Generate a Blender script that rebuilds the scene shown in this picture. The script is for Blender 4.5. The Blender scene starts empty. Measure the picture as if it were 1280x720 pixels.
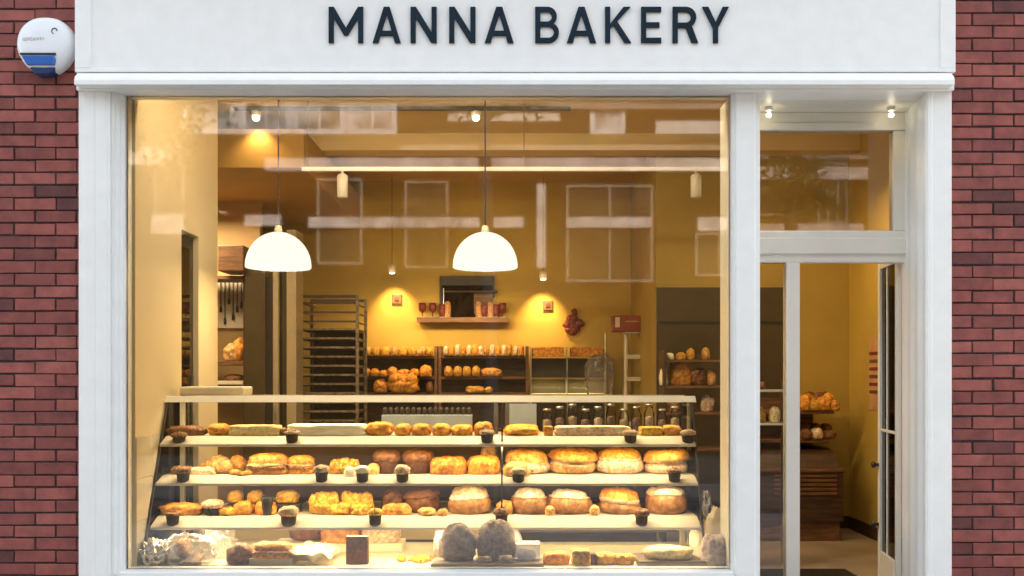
import bpy, bmesh, math, random
from mathutils import Vector, Matrix, noise
R = math.radians
random.seed(7)
sc = bpy.context.scene
C = sc.collection
F = 1200.0                      # focal length in photo pixels
HZ, CX, EYE = 470.0, 640.0, 1.5
def P(px, py, D):               # the point of the street-side camera's view at depth D (camera at y=-6)
    return Vector(((px-CX)*D/F, D-6.0, EYE-(py-HZ)*D/F))
def X(px, D): return (px-CX)*D/F
def Z(py, D): return EYE-(py-HZ)*D/F

# ------------------------------------------------------------------ materials
def newmat(name):
    m = bpy.data.materials.new(name); m.use_nodes = True
    nt = m.node_tree; nt.nodes.clear()
    out = nt.nodes.new('ShaderNodeOutputMaterial')
    return m, nt, out
def nd(nt, t, **kw):
    n = nt.nodes.new(t)
    for k, v in kw.items(): setattr(n, k, v)
    return n
def mat(name, col, rough=0.5, var=0.12, scale=8.0, bump=0.0, bscale=40.0, metal=0.0, spec=0.5, col2=None, detail=4.0, coat=0.0, stretch=None, emit=None, estr=0.0, trans=0.0, sss=0.0):
    m, nt, out = newmat(name)
    b = nd(nt, 'ShaderNodeBsdfPrincipled')
    nt.links.new(b.outputs[0], out.inputs[0])
    tc = nd(nt, 'ShaderNodeTexCoord')
    src = tc.outputs['Object']
    if stretch:
        mp = nd(nt, 'ShaderNodeMapping'); mp.inputs['Scale'].default_value = stretch
        nt.links.new(src, mp.inputs[0]); src = mp.outputs[0]
    nz = nd(nt, 'ShaderNodeTexNoise'); nz.inputs['Scale'].default_value = scale; nz.inputs['Detail'].default_value = detail
    nt.links.new(src, nz.inputs['Vector'])
    ramp = nd(nt, 'ShaderNodeValToRGB')
    c = Vector(col); 
    a = (c*(1-var)) if col2 is None else Vector(col2)
    e = (c*(1+var)) if col2 is None else c
    ramp.color_ramp.elements[0].position = 0.36; ramp.color_ramp.elements[1].position = 0.64
    ramp.color_ramp.elements[0].color = (*[max(0, min(1, v)) for v in a], 1)
    ramp.color_ramp.elements[1].color = (*[max(0, min(1, v)) for v in e], 1)
    nt.links.new(nz.outputs['Fac'], ramp.inputs[0])
    nt.links.new(ramp.outputs[0], b.inputs['Base Color'])
    b.inputs['Roughness'].default_value = rough
    b.inputs['Metallic'].default_value = metal
    b.inputs['Specular IOR Level'].default_value = spec
    b.inputs['Coat Weight'].default_value = coat
    b.inputs['Transmission Weight'].default_value = trans
    if emit:
        b.inputs['Emission Color'].default_value = (*emit, 1); b.inputs['Emission Strength'].default_value = estr
    if bump:
        n2 = nd(nt, 'ShaderNodeTexNoise'); n2.inputs['Scale'].default_value = bscale; n2.inputs['Detail'].default_value = 6
        nt.links.new(src, n2.inputs['Vector'])
        bp = nd(nt, 'ShaderNodeBump'); bp.inputs['Strength'].default_value = bump; bp.inputs['Distance'].default_value = 0.01
        nt.links.new(n2.outputs['Fac'], bp.inputs['Height']); nt.links.new(bp.outputs[0], b.inputs['Normal'])
    return m
def glass(name, tint=(1, 1, 1), ior=1.5, rough=0.0, haze=0.0):
    """thin sheet: what passes is straight, what is mirrored follows Fresnel"""
    m, nt, out = newmat(name)
    tr = nd(nt, 'ShaderNodeBsdfTransparent'); tr.inputs[0].default_value = (*tint, 1)
    gl = nd(nt, 'ShaderNodeBsdfGlossy'); gl.inputs['Roughness'].default_value = rough
    fr = nd(nt, 'ShaderNodeFresnel'); fr.inputs['IOR'].default_value = ior
    mx = nd(nt, 'ShaderNodeMixShader')
    nt.links.new(fr.outputs[0], mx.inputs[0]); nt.links.new(tr.outputs[0], mx.inputs[1]); nt.links.new(gl.outputs[0], mx.inputs[2])
    last = mx
    if haze:
        df = nd(nt, 'ShaderNodeBsdfDiffuse'); df.inputs[0].default_value = (.8, .8, .8, 1)
        m2 = nd(nt, 'ShaderNodeMixShader'); m2.inputs[0].default_value = haze
        nt.links.new(mx.outputs[0], m2.inputs[1]); nt.links.new(df.outputs[0], m2.inputs[2]); last = m2
    nt.links.new(last.outputs[0], out.inputs[0])
    return m
def emitter(name, col, s):
    m, nt, out = newmat(name)
    e = nd(nt, 'ShaderNodeEmission'); e.inputs[0].default_value = (*col, 1); e.inputs[1].default_value = s
    nt.links.new(e.outputs[0], out.inputs[0]); return m
def crust(name, lo, mid, hi, scale=22, pos=(.37, .49, .61), bump=.5, flour=None, fth=.6, fscale=10, rough=.55):
    """baked crust: three browns in blotches, fine crumb bump, optional flour lying on the top"""
    m, nt, out = newmat(name)
    b = nd(nt, 'ShaderNodeBsdfPrincipled'); nt.links.new(b.outputs[0], out.inputs[0])
    tc = nd(nt, 'ShaderNodeTexCoord'); oi = nd(nt, 'ShaderNodeObjectInfo')
    add = nd(nt, 'ShaderNodeVectorMath', operation='ADD')
    sca = nd(nt, 'ShaderNodeVectorMath', operation='SCALE'); sca.inputs['Scale'].default_value = 13.0
    comb = nd(nt, 'ShaderNodeCombineXYZ')
    for i in range(3): nt.links.new(oi.outputs['Random'], comb.inputs[i])
    nt.links.new(comb.outputs[0], sca.inputs[0]); nt.links.new(tc.outputs['Object'], add.inputs[0]); nt.links.new(sca.outputs[0], add.inputs[1])
    nz = nd(nt, 'ShaderNodeTexNoise'); nz.inputs['Scale'].default_value = scale*1.5; nz.inputs['Detail'].default_value = 8; nz.inputs['Roughness'].default_value = .7
    nt.links.new(add.outputs[0], nz.inputs['Vector'])
    rp = nd(nt, 'ShaderNodeValToRGB'); cr = rp.color_ramp
    cr.elements[0].position = pos[0]; cr.elements[0].color = (*lo, 1)
    cr.elements[1].position = pos[2]; cr.elements[1].color = (*hi, 1)
    e = cr.elements.new(pos[1]); e.color = (*mid, 1)
    nt.links.new(nz.outputs['Fac'], rp.inputs[0])
    hv = nd(nt, 'ShaderNodeHueSaturation')
    mr = nd(nt, 'ShaderNodeMapRange'); mr.inputs['To Min'].default_value = .82; mr.inputs['To Max'].default_value = 1.18
    nt.links.new(oi.outputs['Random'], mr.inputs[0]); nt.links.new(mr.outputs[0], hv.inputs['Value'])
    nt.links.new(rp.outputs[0], hv.inputs['Color'])
    colout = hv.outputs[0]
    if flour:
        sp = nd(nt, 'ShaderNodeSeparateXYZ'); nt.links.new(tc.outputs['Generated'], sp.inputs[0])
        n3 = nd(nt, 'ShaderNodeTexNoise'); n3.inputs['Scale'].default_value = fscale; n3.inputs['Detail'].default_value = 5
        nt.links.new(add.outputs[0], n3.inputs['Vector'])
        ma = nd(nt, 'ShaderNodeMath', operation='MULTIPLY_ADD'); ma.inputs[1].default_value = .9; 
        nt.links.new(n3.outputs['Fac'], ma.inputs[0]); nt.links.new(sp.outputs[2], ma.inputs[2])
        m2 = nd(nt, 'ShaderNodeMapRange'); m2.inputs['From Min'].default_value = fth+.42; m2.inputs['From Max'].default_value = fth+.72
        nt.links.new(ma.outputs[0], m2.inputs[0])
        mixc = nd(nt, 'ShaderNodeMixRGB'); mixc.inputs[2].default_value = (*flour, 1)
        nt.links.new(m2.outputs[0], mixc.inputs[0]); nt.links.new(colout, mixc.inputs[1]); colout = mixc.outputs[0]
    nt.links.new(colout, b.inputs['Base Color'])
    b.inputs['Roughness'].default_value = rough
    n2 = nd(nt, 'ShaderNodeTexNoise'); n2.inputs['Scale'].default_value = 120; n2.inputs['Detail'].default_value = 6
    nt.links.new(add.outputs[0], n2.inputs['Vector'])
    bp = nd(nt, 'ShaderNodeBump'); bp.inputs['Strength'].default_value = bump; bp.inputs['Distance'].default_value = .012
    nt.links.new(n2.outputs['Fac'], bp.inputs['Height']); nt.links.new(bp.outputs[0], b.inputs['Normal'])
    return m

M = {}
M['white'] = mat('white_paint', (.81, .83, .80), .42, .02, 9.0, detail=9, bump=.03, bscale=60)
M['cream_paint'] = mat('cream_paint', (.74, .72, .64), .42, .03, 3.0, bump=.08, bscale=14)
M['navy'] = mat('navy_letter_paint', (.010, .022, .034), .7, .15, 6, spec=.15)
M['pane'] = glass('window_glass', (.985, .99, .985), 1.52, rough=.026)
M['thinpane'] = glass('case_glass', (.985, .99, .985), 1.3)
M['darkpane'] = glass('tinted_door_glass', (.42, .45, .38), 1.5)
M['steel'] = mat('brushed_steel', (.55, .54, .5), .32, .1, 30, metal=1.0)
M['darkmetal'] = mat('dark_metal', (.035, .03, .027), .45, .2, 12)
M['rackmetal'] = mat('rack_metal', (.055, .028, .016), .45, .2, 12)
M['traymetal'] = mat('worn_tray_metal', (.22, .18, .13), .5, .4, 25, metal=.6)
M['black'] = mat('black_plastic', (.015, .015, .014), .4, .2, 12)
M['shelf'] = mat('shelf_laminate', (.66, .62, .52), .35, .05, 5)
M['deck'] = mat('window_deck_board', (.80, .74, .58), .4, .05, 5)
M['wall_cream'] = mat('cream_wall_paint', (.70, .60, .40), .6, .04, 2, bump=.05)
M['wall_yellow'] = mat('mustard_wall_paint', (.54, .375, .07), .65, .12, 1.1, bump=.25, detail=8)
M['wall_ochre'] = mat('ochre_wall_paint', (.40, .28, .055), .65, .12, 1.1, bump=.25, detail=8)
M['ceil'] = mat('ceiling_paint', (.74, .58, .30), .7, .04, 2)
M['ceilback'] = mat('brown_ceiling_paint', (.40, .24, .06), .7, .06, 2)  # rear ceiling's shade put into a darker brown; the bulkhead shares it
M['floor'] = mat('floor_tiles', (.35, .28, .2), .35, .15, 3)
M['wood'] = mat('brown_wood', (.16, .075, .03), .5, .35, 6, stretch=(1, 8, 8))
M['darkwood'] = mat('dark_wood', (.06, .028, .012), .5, .35, 6, stretch=(1, 8, 8))
M['greywood'] = mat('grey_wood_board', (.27, .22, .20), .6, .3, 7, stretch=(1, 10, 10), bump=.3)
M['slatwood'] = mat('slate_board', (.13, .095, .075), .6, .3, 7, stretch=(1, 10, 10), bump=.3)
M['panel_dark'] = mat('dark_olive_panel', (.055, .038, .012), .4, .15, 3)
M['panel_grey'] = mat('dark_grey_panel', (.075, .07, .05), .35, .12, 3)
M['opal'] = emitter('opal_lamp_glass', (1.0, .90, .70), .27)
M['bulb'] = emitter('lit_bulb', (1.0, .86, .58), 3.0)
M['paper'] = mat('paper', (.75, .68, .52), .75, .06, 8, bump=.2)
M['blue_paper'] = mat('pale_blue_card', (.45, .52, .55), .6, .06, 8)
M['red'] = mat('red_plastic', (.26, .035, .02), .45, .15, 8)
M['maroon'] = mat('maroon_ribbon', (.16, .02, .015), .55, .5, 25)
M['brick'] = None
M['cup'] = mat('dark_paper_case', (.035, .026, .018), .6, .3, 20)
M['crumb'] = crust('crumble_topping', (.30, .15, .06), (.66, .45, .26), (.88, .74, .55), 70, bump=1.0)
M['gold'] = crust('golden_crust', (.30, .10, .010), (.58, .24, .028), (.76, .42, .09), 20)
M['goldflour'] = crust('golden_floured_crust', (.34, .15, .03), (.62, .33, .09), (.80, .52, .20), 16, flour=(.80, .66, .42), fth=1.0, fscale=9)
M['orange'] = crust('orange_crust', (.34, .10, .006), (.62, .24, .018), (.80, .42, .05), 24)
M['yellow'] = crust('yellow_pastry', (.36, .13, .006), (.66, .33, .022), (.82, .54, .09), 34, bump=1.0)
M['paleyellow'] = crust('pale_yellow_pastry', (.62, .42, .12), (.82, .66, .28), (.9, .8, .5), 30, bump=.7)
M['paleband'] = crust('pale_dough_band', (.45, .26, .12), (.70, .50, .32), (.85, .70, .52), 30)
M['brown'] = crust('brown_crust', (.07, .022, .006), (.16, .055, .012), (.29, .12, .035), 18)
M['brownflour'] = crust('brown_floured_crust', (.17, .068, .022), (.29, .13, .043), (.43, .23, .085), 14, flour=(.72, .62, .46), fth=.92, fscale=8)
M['darkbase'] = crust('dark_cake_side', (.05, .018, .006), (.11, .035, .01), (.16, .06, .02), 25)
M['tanlid'] = crust('tan_crust', (.30, .17, .08), (.50, .34, .18), (.66, .50, .32), 16)
M['floured'] = crust('flour_dusted_crust', (.48, .28, .13), (.72, .58, .40), (.84, .76, .62), 15)
M['nut'] = crust('nutty_topping', (.06, .025, .008), (.22, .09, .03), (.62, .36, .14), 60, bump=1.0)
M['rye'] = crust('dusted_rye_crust', (.22, .15, .13), (.48, .385, .35), (.70, .62, .57), 22, pos=(.3, .5, .68), bump=1.0)
M['icing'] = mat('cream_icing', (.86, .79, .60), .5, .05, 12, bump=.15)
M['filling'] = crust('filling', (.2, .05, .02), (.6, .28, .1), (.85, .6, .3), 60)
M['sweets'] = crust('jar_sweets', (.10, .05, .04), (.30, .17, .14), (.60, .42, .34), 70)
M['matplain'] = None

def plastic():
    m, nt, out = newmat('crinkled_clear_film')
    tr = nd(nt, 'ShaderNodeBsdfTransparent'); gl = nd(nt, 'ShaderNodeBsdfGlossy'); gl.inputs['Roughness'].default_value = .12
    df = nd(nt, 'ShaderNodeBsdfDiffuse'); df.inputs[0].default_value = (.8, .78, .74, 1)
    m1 = nd(nt, 'ShaderNodeMixShader'); m1.inputs[0].default_value = .38
    m2 = nd(nt, 'ShaderNodeMixShader'); m2.inputs[0].default_value = .22
    nt.links.new(tr.outputs[0], m1.inputs[1]); nt.links.new(gl.outputs[0], m1.inputs[2])
    nt.links.new(m1.outputs[0], m2.inputs[1]); nt.links.new(df.outputs[0], m2.inputs[2]); nt.links.new(m2.outputs[0], out.inputs[0])
    return m
M['plastic'] = plastic()
M['film'] = glass('thin_clear_film', (.93, .92, .9), 1.25, rough=.1, haze=.10)
M['foil'] = mat('crumpled_foil', (.62, .60, .57), .22, .1, 20, metal=1.0)

def brickmat():
    m, nt, out = newmat('red_brick')
    b = nd(nt, 'ShaderNodeBsdfPrincipled'); nt.links.new(b.outputs[0], out.inputs[0])
    g = nd(nt, 'ShaderNodeNewGeometry'); rp = nd(nt, 'ShaderNodeValToRGB'); cr = rp.color_ramp
    cr.interpolation = 'LINEAR'
    cr.elements[0].position = 0; cr.elements[0].color = (.10, .030, .026, 1)
    cr.elements[1].position = 1; cr.elements[1].color = (.30, .088, .070, 1)
    for p, c in ((.05, (.12, .034, .030)), (.09, (.175, .047, .039)), (.45, (.225, .061, .049)), (.8, (.262, .073, .057))):
        e = cr.elements.new(p); e.color = (*c, 1)
    nt.links.new(g.outputs['Random Per Island'], rp.inputs[0])
    tc = nd(nt, 'ShaderNodeTexCoord'); nz = nd(nt, 'ShaderNodeTexNoise'); nz.inputs['Scale'].default_value = 9; nz.inputs['Detail'].default_value = 7
    nt.links.new(tc.outputs['Object'], nz.inputs['Vector'])
    mr = nd(nt, 'ShaderNodeMapRange'); mr.inputs['From Min'].default_value = .3; mr.inputs['From Max'].default_value = .7; mr.inputs['To Min'].default_value = .72; mr.inputs['To Max'].default_value = 1.25
    nt.links.new(nz.outputs['Fac'], mr.inputs[0])
    hv = nd(nt, 'ShaderNodeHueSaturation'); nt.links.new(rp.outputs[0], hv.inputs['Color']); nt.links.new(mr.outputs[0], hv.inputs['Value'])
    nt.links.new(hv.outputs[0], b.inputs['Base Color']); b.inputs['Roughness'].default_value = .8
    n2 = nd(nt, 'ShaderNodeTexNoise'); n2.inputs['Scale'].default_value = 70; n2.inputs['Detail'].default_value = 8
    nt.links.new(tc.outputs['Object'], n2.inputs['Vector'])
    bp = nd(nt, 'ShaderNodeBump'); bp.inputs['Strength'].default_value = .6; bp.inputs['Distance'].default_value = .004
    nt.links.new(n2.outputs['Fac'], bp.inputs['Height']); nt.links.new(bp.outputs[0], b.inputs['Normal'])
    return m
M['brick'] = brickmat()
M['mortar'] = mat('dark_mortar', (.055, .036, .034), .9, .3, 20, bump=.6, bscale=90)

# ------------------------------------------------------------------ mesh helpers
def link(name, bm, m, parent=None, bev=0.0, smooth=False, seg=2):
    me = bpy.data.meshes.new(name); bm.normal_update(); bm.to_mesh(me); bm.free()
    o = bpy.data.objects.new(name, me); C.objects.link(o)
    if m is not None:
        for mm in (m if isinstance(m, (list, tuple)) else [m]): me.materials.append(mm)
    if smooth:
        for p in me.polygons: p.use_smooth = True
    if parent is not None: o.parent = parent
    if bev:
        md = o.modifiers.new('edge', 'BEVEL'); md.width = bev; md.segments = seg; md.limit_method = 'ANGLE'; md.angle_limit = R(40)
        for p in me.polygons: p.use_smooth = False
    return o
def tag(o, label, cat, group=None, kind=None):
    if label: o['label'] = label
    if cat: o['category'] = cat
    if group: o['group'] = group
    if kind: o['kind'] = kind
    return o
def thing(name, label, cat, loc=(0, 0, 0), group=None, rz=0):
    o = bpy.data.objects.new(name, None); C.objects.link(o); o.location = loc; o.rotation_euler = (0, 0, rz)
    o.empty_display_size = .1
    return tag(o, label, cat, group)
def box(bm, x0, x1, y0, y1, z0, z1, mi=0):
    v = [bm.verts.new(p) for p in ((x0, y0, z0), (x1, y0, z0), (x1, y1, z0), (x0, y1, z0), (x0, y0, z1), (x1, y0, z1), (x1, y1, z1), (x0, y1, z1))]
    for f in ((0, 3, 2, 1), (4, 5, 6, 7), (0, 1, 5, 4), (1, 2, 6, 5), (2, 3, 7, 6), (3, 0, 4, 7)):
        fc = bm.faces.new([v[i] for i in f]); fc.material_index = mi
    return v
def BX(*b):
    bm = bmesh.new()
    for q in b: box(bm, *q)
    return bm
def prism(bm, pts, a, b, axis='z', mi=0):
    """pts: closed outline in the plane across the axis"""
    def mk(p, t):
        return {'z': (p[0], p[1], t), 'x': (t, p[0], p[1]), 'y': (p[0], t, p[1])}[axis]
    A = [bm.verts.new(mk(p, a)) for p in pts]; B = [bm.verts.new(mk(p, b)) for p in pts]
    n = len(pts)
    f1 = bm.faces.new(A); f2 = bm.faces.new(list(reversed(B))); f1.material_index = f2.material_index = mi
    for i in range(n):
        f = bm.faces.new((A[i], B[i], B[(i+1) % n], A[(i+1) % n])); f.material_index = mi
    bmesh.ops.recalc_face_normals(bm, faces=bm.faces)
def tube(bm, pts, r, seg=10, cap=True):
    rings = []
    pts = [Vector(p) for p in pts]
    for i, p in enumerate(pts):
        d = (pts[min(i+1, len(pts)-1)]-pts[max(i-1, 0)]).normalized()
        u = d.orthogonal().normalized(); 
        if i: 
            u = (rings[-1][1]-d*rings[-1][1].dot(d)).normalized()
        w = d.cross(u); rr = r[i] if isinstance(r, (list, tuple)) else r
        rings.append(([bm.verts.new(p+(u*math.cos(t)+w*math.sin(t))*rr) for t in [2*math.pi*k/seg for k in range(seg)]], u))
    for a, b in zip(rings, rings[1:]):
        for k in range(seg): bm.faces.new((a[0][k], a[0][(k+1) % seg], b[0][(k+1) % seg], b[0][k]))
    if cap:
        bm.faces.new(list(reversed(rings[0][0]))); bm.faces.new(rings[-1][0])
def lathe(bm, prof, seg=32, cx=0, cy=0, cz=0, jit=None, mi=None):
    rings = []
    for j, (r, z) in enumerate(prof):
        ring = []
        for k in range(seg):
            t = 2*math.pi*k/seg
            rr, zz = (jit(r, z, t, j) if jit else (r, z))
            ring.append(bm.verts.new((cx+rr*math.cos(t), cy+rr*math.sin(t), cz+zz)))
        rings.append(ring)
    for j, (a, b) in enumerate(zip(rings, rings[1:])):
        for k in range(seg):
            f = bm.faces.new((a[k], a[(k+1) % seg], b[(k+1) % seg], b[k]))
            if mi: f.material_index = mi(j)
    f = bm.faces.new(list(reversed(rings[0]))); g = bm.faces.new(rings[-1])
    if mi: f.material_index = mi(0); g.material_index = mi(len(prof)-2)
def nz3(p, f, s): return noise.noise(Vector(p)*f+Vector((s*3.7, s*1.3, s*7.1)))
def lump_into(bm, w, d, h, s, n=28, amp=.08, freq=2.2, flat=.18, pw=2.4, rot=0, off=(0, 0, 0), fine=.02, ff=9, mi=0, fn=None):
    """rounded baked mass on a flat foot, base at z=0"""
    m2 = max(8, n//2); rows = []
    cs, sn = math.cos(rot), math.sin(rot)
    for j in range(m2+1):
        ph = math.pi*j/m2; ring = []
        for k in range(n):
            t = 2*math.pi*k/n
            q = Vector((math.sin(ph)*math.cos(t), math.sin(ph)*math.sin(t), -math.cos(ph)))
            L = (abs(q.x)**pw+abs(q.y)**pw+abs(q.z)**pw)**(-1/pw); q = q*L
            a = 1+amp*nz3(q, freq, s)+fine*nz3(q, ff, s+5)
            x, y, z = q.x*a*w/2, q.y*a*d/2, q.z*a
            z = max(z, -1+flat*2) if z < 0 else z
            zz = (z+1-flat*2)/(2-flat*2)*h
            if fn: x, y, zz = fn(x, y, zz, t)
            ring.append(bm.verts.new((off[0]+x*cs-y*sn, off[1]+x*sn+y*cs, off[2]+zz)))
            if j in (0, m2): break
        rows.append(ring)
    for j in range(m2):
        a, b = rows[j], rows[j+1]
        for k in range(n):
            k2 = (k+1) % n
            if len(a) == 1: f = bm.faces.new((a[0], b[k2], b[k]))
            elif len(b) == 1: f = bm.faces.new((a[k], a[k2], b[0]))
            else: f = bm.faces.new((a[k], a[k2], b[k2], b[k]))
            f.material_index = mi
_s = [0]
def seed(): _s[0] += 1; return _s[0]*1.37

# ------------------------------------------------------------------ food builders: each returns a bmesh (base centre at origin) and materials
def f_bun(w, d, h, m='orange', **k):
    bm = bmesh.new(); s = seed(); big = w > .12
    def fn(x, y, z, t):      # folds and cracks in the crust
        c = 1-abs(nz3((x/w, y/w, z/w), 3.2, s)); q = 1-.09*max(0, c-.86)/.14*(1 if z > .15*h else 0)
        return x*q, y*q, z*(.6+.4*q)
    lump_into(bm, w, d, h, s, n=52 if big else 30, amp=k.get('amp', .14), pw=k.get('pw', 2.3), freq=k.get('freq', 1.8), fine=k.get('fine', .04), ff=7, fn=fn); return bm, [M[m]]
def f_loaf(w, d, h, m='orange', cuts=4, **k):
    bm = bmesh.new(); s = seed()
    def fn(x, y, z, t):
        if z > h*.5: z -= h*.10*max(0, math.cos((x/w+.5)*cuts*2*math.pi+y*30))**3
        return x, y, z
    lump_into(bm, w, d, h, s, n=44, amp=.09, pw=3.2, fine=.04, ff=7, fn=fn if cuts else None); return bm, [M[m]]
def f_round(w, d, h, m='goldflour', band='paleband', lid=.8, lidm=None, **k):
    """big round loaf: swollen base, pale split all round, domed lid"""
    s = seed(); bm = bmesh.new(); r = w/2; lid *= random.uniform(.9, 1.06)
    g = k.get('split', .52)*random.uniform(.86, 1.1)
    prof = [(r*.70, 0), (r*.86, h*.03), (r*.97, h*.16), (r*1.0, h*.32), (r*.985, h*(g-.08)), (r*.94, h*g), (r*.90, h*(g+.03)), (r*.885, h*(g+.06)), (r*.92, h*(g+.10)), (r*lid*1.13, h*(g+.15)), (r*lid*1.10, h*(g+.24)), (r*lid*1.0, h*max(.86, g+.30)), (r*lid*.82, h*.95), (r*lid*.55, h*.985), (r*lid*.28, h*1.0), (r*.02, h*1.0)]
    ph = random.random()*6
    def jit(rr, z, t, j):
        a = 1+.10*nz3((math.cos(t), math.sin(t), z/h), 1.6, s)+.05*nz3((math.cos(t), math.sin(t), z/h), 4, s)+.025*nz3((math.cos(t), math.sin(t), z/h), 11, s)
        z2 = z*(1+.07*nz3((math.cos(t)*rr/r, math.sin(t)*rr/r, 0), 1.6, s+2)+.06*nz3((math.cos(t)*rr/r, math.sin(t)*rr/r, 0), 5, s+2)) + (h*.07*math.sin(t+ph)*rr/r if z > h*.4 else 0)
        return rr*a, z2
    lathe(bm, prof, 60, jit=jit, mi=lambda j: 1 if j in k.get('bandrows', (4, 5, 6, 7)) else (2 if j > 8 else 0))
    for v in bm.verts: v.co.y *= d/w
    return bm, [M[m], M[band], M[lidm or m]]
def f_croissant(w, d, h, m='gold', **k):
    bm = bmesh.new(); s = seed(); n = 44; pts = []; rs = []
    for i in range(n+1):
        u = i/n; a = (u-.5)*2
        pts.append((a*w*.46, -d*.30*(a*a)+d*.1, h*.42*(1-.35*a*a)))
        rs.append(max(.004, h*.46*(1-abs(a)**1.6*.86)*(.72+.42*abs(math.sin(u*math.pi*7)))))
    tube(bm, pts, rs, 16)
    for v in bm.verts:
        v.co.z = max(0, v.co.z); v.co += Vector((0, 0, h*.05*nz3(v.co, 30, s)))
    return bm, [M[m]]
def f_twist(w, d, h, m='yellow', n=3, **k):
    """heap of rough yellow pastry folds in one piece"""
    bm = bmesh.new()
    lump_into(bm, w, d, h*.7, seed(), n=30, amp=.28, freq=2.6, fine=.1, ff=8)
    for i in range(n):
        a = (i+.5)/n-.5
        lump_into(bm, w/n*1.25, d*.7, h*.62, seed(), n=20, amp=.3, freq=2.5, fine=.12, off=(a*w*.82, -.1*d, h*.28+random.uniform(-.05, .08)*h), rot=random.uniform(-.6, .6))
    return bm, [M[m]]
def f_nut(w, d, h, m='brown', top='nut', **k):
    bm = bmesh.new(); lump_into(bm, w, d, h*.8, seed(), n=30, amp=.15, pw=2.6)
    for i in range(26):
        a = random.uniform(-.42, .42); b = random.uniform(-.4, .3); z = h*.72*math.sqrt(max(0, 1-(a*1.9)**2*.6-(b*1.9)**2*.5))
        q = random.uniform(.10, .2)*h*1.6
        lump_into(bm, q*1.5, q, q*.8, seed(), n=8, amp=.3, off=(a*w, b*d, z-.1*h), rot=random.random()*3, mi=1)
    return bm, [M[m], M[top]]
def f_slab(w, d, h, m='icing', base='gold', **k):
    bm = bmesh.new(); s = seed()
    lump_into(bm, w, d, h, s, n=64, amp=.05, pw=9, flat=.1, fine=.05, ff=5)
    return bm, [M[m]]
def f_sandwich(w, d, h, m='gold', fil='filling', **k):
    bm = bmesh.new()
    lump_into(bm, w, d, h*.42, seed(), n=36, amp=.08, pw=3.2)
    lump_into(bm, w*.97, d*1.04, h*.26, seed(), n=36, amp=.25, freq=4, fine=.15, pw=3.4, off=(0, -.01, h*.30), mi=1)
    lump_into(bm, w*.96, d*.95, h*.56, seed(), n=36, amp=.1, pw=2.6, off=(0, 0, h*.44))
    return bm, [M[m], M[fil]]
def f_flat(w, d, h, m='gold', **k):
    bm = bmesh.new(); lump_into(bm, w, d, h, seed(), n=36, amp=.2, freq=1.6, pw=3, fine=.1, ff=7); return bm, [M[m]]
def f_crumbs(w, d, h, m='yellow', **k):
    bm = bmesh.new()
    for i in range(22): 
        q = random.uniform(.3, 1)*h
        lump_into(bm, q*2.2, q*1.5, q, seed(), n=8, amp=.4, off=(random.gauss(0, .25)*w, random.gauss(0, .25)*d, 0), rot=random.random()*3)
    return bm, [M[m]]
def f_crinkle(w, d, h, m='plastic', amp=.5, n=44, **k):
    bm = bmesh.new(); s = seed(); lump_into(bm, w, d, h, s, n=n, amp=.2, freq=1.5, fine=0, pw=2.3)
    for v in bm.verts:
        q = v.co/max(w, h)
        r = abs(nz3(q, 5, s))+.5*abs(nz3(q, 12, s+3))
        v.co = Vector((v.co.x, v.co.y, v.co.z)) * (1-amp*.5*r) ; v.co.z = max(0, v.co.z)
    return bm, [M[m]]
FOOD = dict(bun=f_bun, loaf=f_loaf, round=f_round, croissant=f_croissant, twist=f_twist, nut=f_nut, slab=f_slab, sandwich=f_sandwich, flat=f_flat, crumbs=f_crumbs, crinkle=f_crinkle)
def food(kind, name, x0, x1, h, D, z, label, cat, group=None, dep=None, rz=0, parent=None, **k):
    """x0,x1,h in photo pixels at depth D of the item's front; z the surface it rests on"""
    w = (x1-x0)*D/F; hh = h*D/F; d = dep if dep else min(w, .26)
    bm, ms = FOOD[kind](w, d, hh, **k)
    if rz:
        bmesh.ops.rotate(bm, verts=bm.verts, cent=(0, 0, 0), matrix=Matrix.Rotation(rz, 3, 'Z'))
    o = link(name, bm, ms, smooth=True)
    Dc = D+d/2
    o.location = (X((x0+x1)/2, D+d*.25), Dc-6, z+.001)
    if label: tag(o, label, cat, group)
    return o
def muffin(px, D, z, label, group, w=22, hc=12, ht=11, top='crumb', name='muffin', tilt=0):
    k = D/F
    t = thing(name, label, 'muffin', (X(px, D), D-6, z), group)
    s = seed(); bm = bmesh.new(); r = w*k/2
    def jit(rr, zz, a, j): return rr*(1+.05*math.cos(a*18)), zz
    lathe(bm, [(r*.70, 0), (r*.74, .002), (r*.92, hc*k*.98), (r*.9, hc*k)], 72, jit=jit)
    link('paper_case', bm, M['cup'], t, smooth=True)
    bm = bmesh.new(); lump_into(bm, r*2.25, r*2.25, ht*k, s, n=30, amp=.18, freq=2.6, fine=.12, ff=8, off=(0, 0, hc*k-.006))
    for i in range(10):
        a = random.random()*6.28; q = random.uniform(.008, .014)
        lump_into(bm, q, q, q*.8, seed(), n=7, amp=.3, off=(math.cos(a)*r*.6*random.random(), math.sin(a)*r*.6*random.random(), hc*k+ht*k*.72))
    link('muffin_top', bm, M[top], t, smooth=True)
    return t

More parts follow.
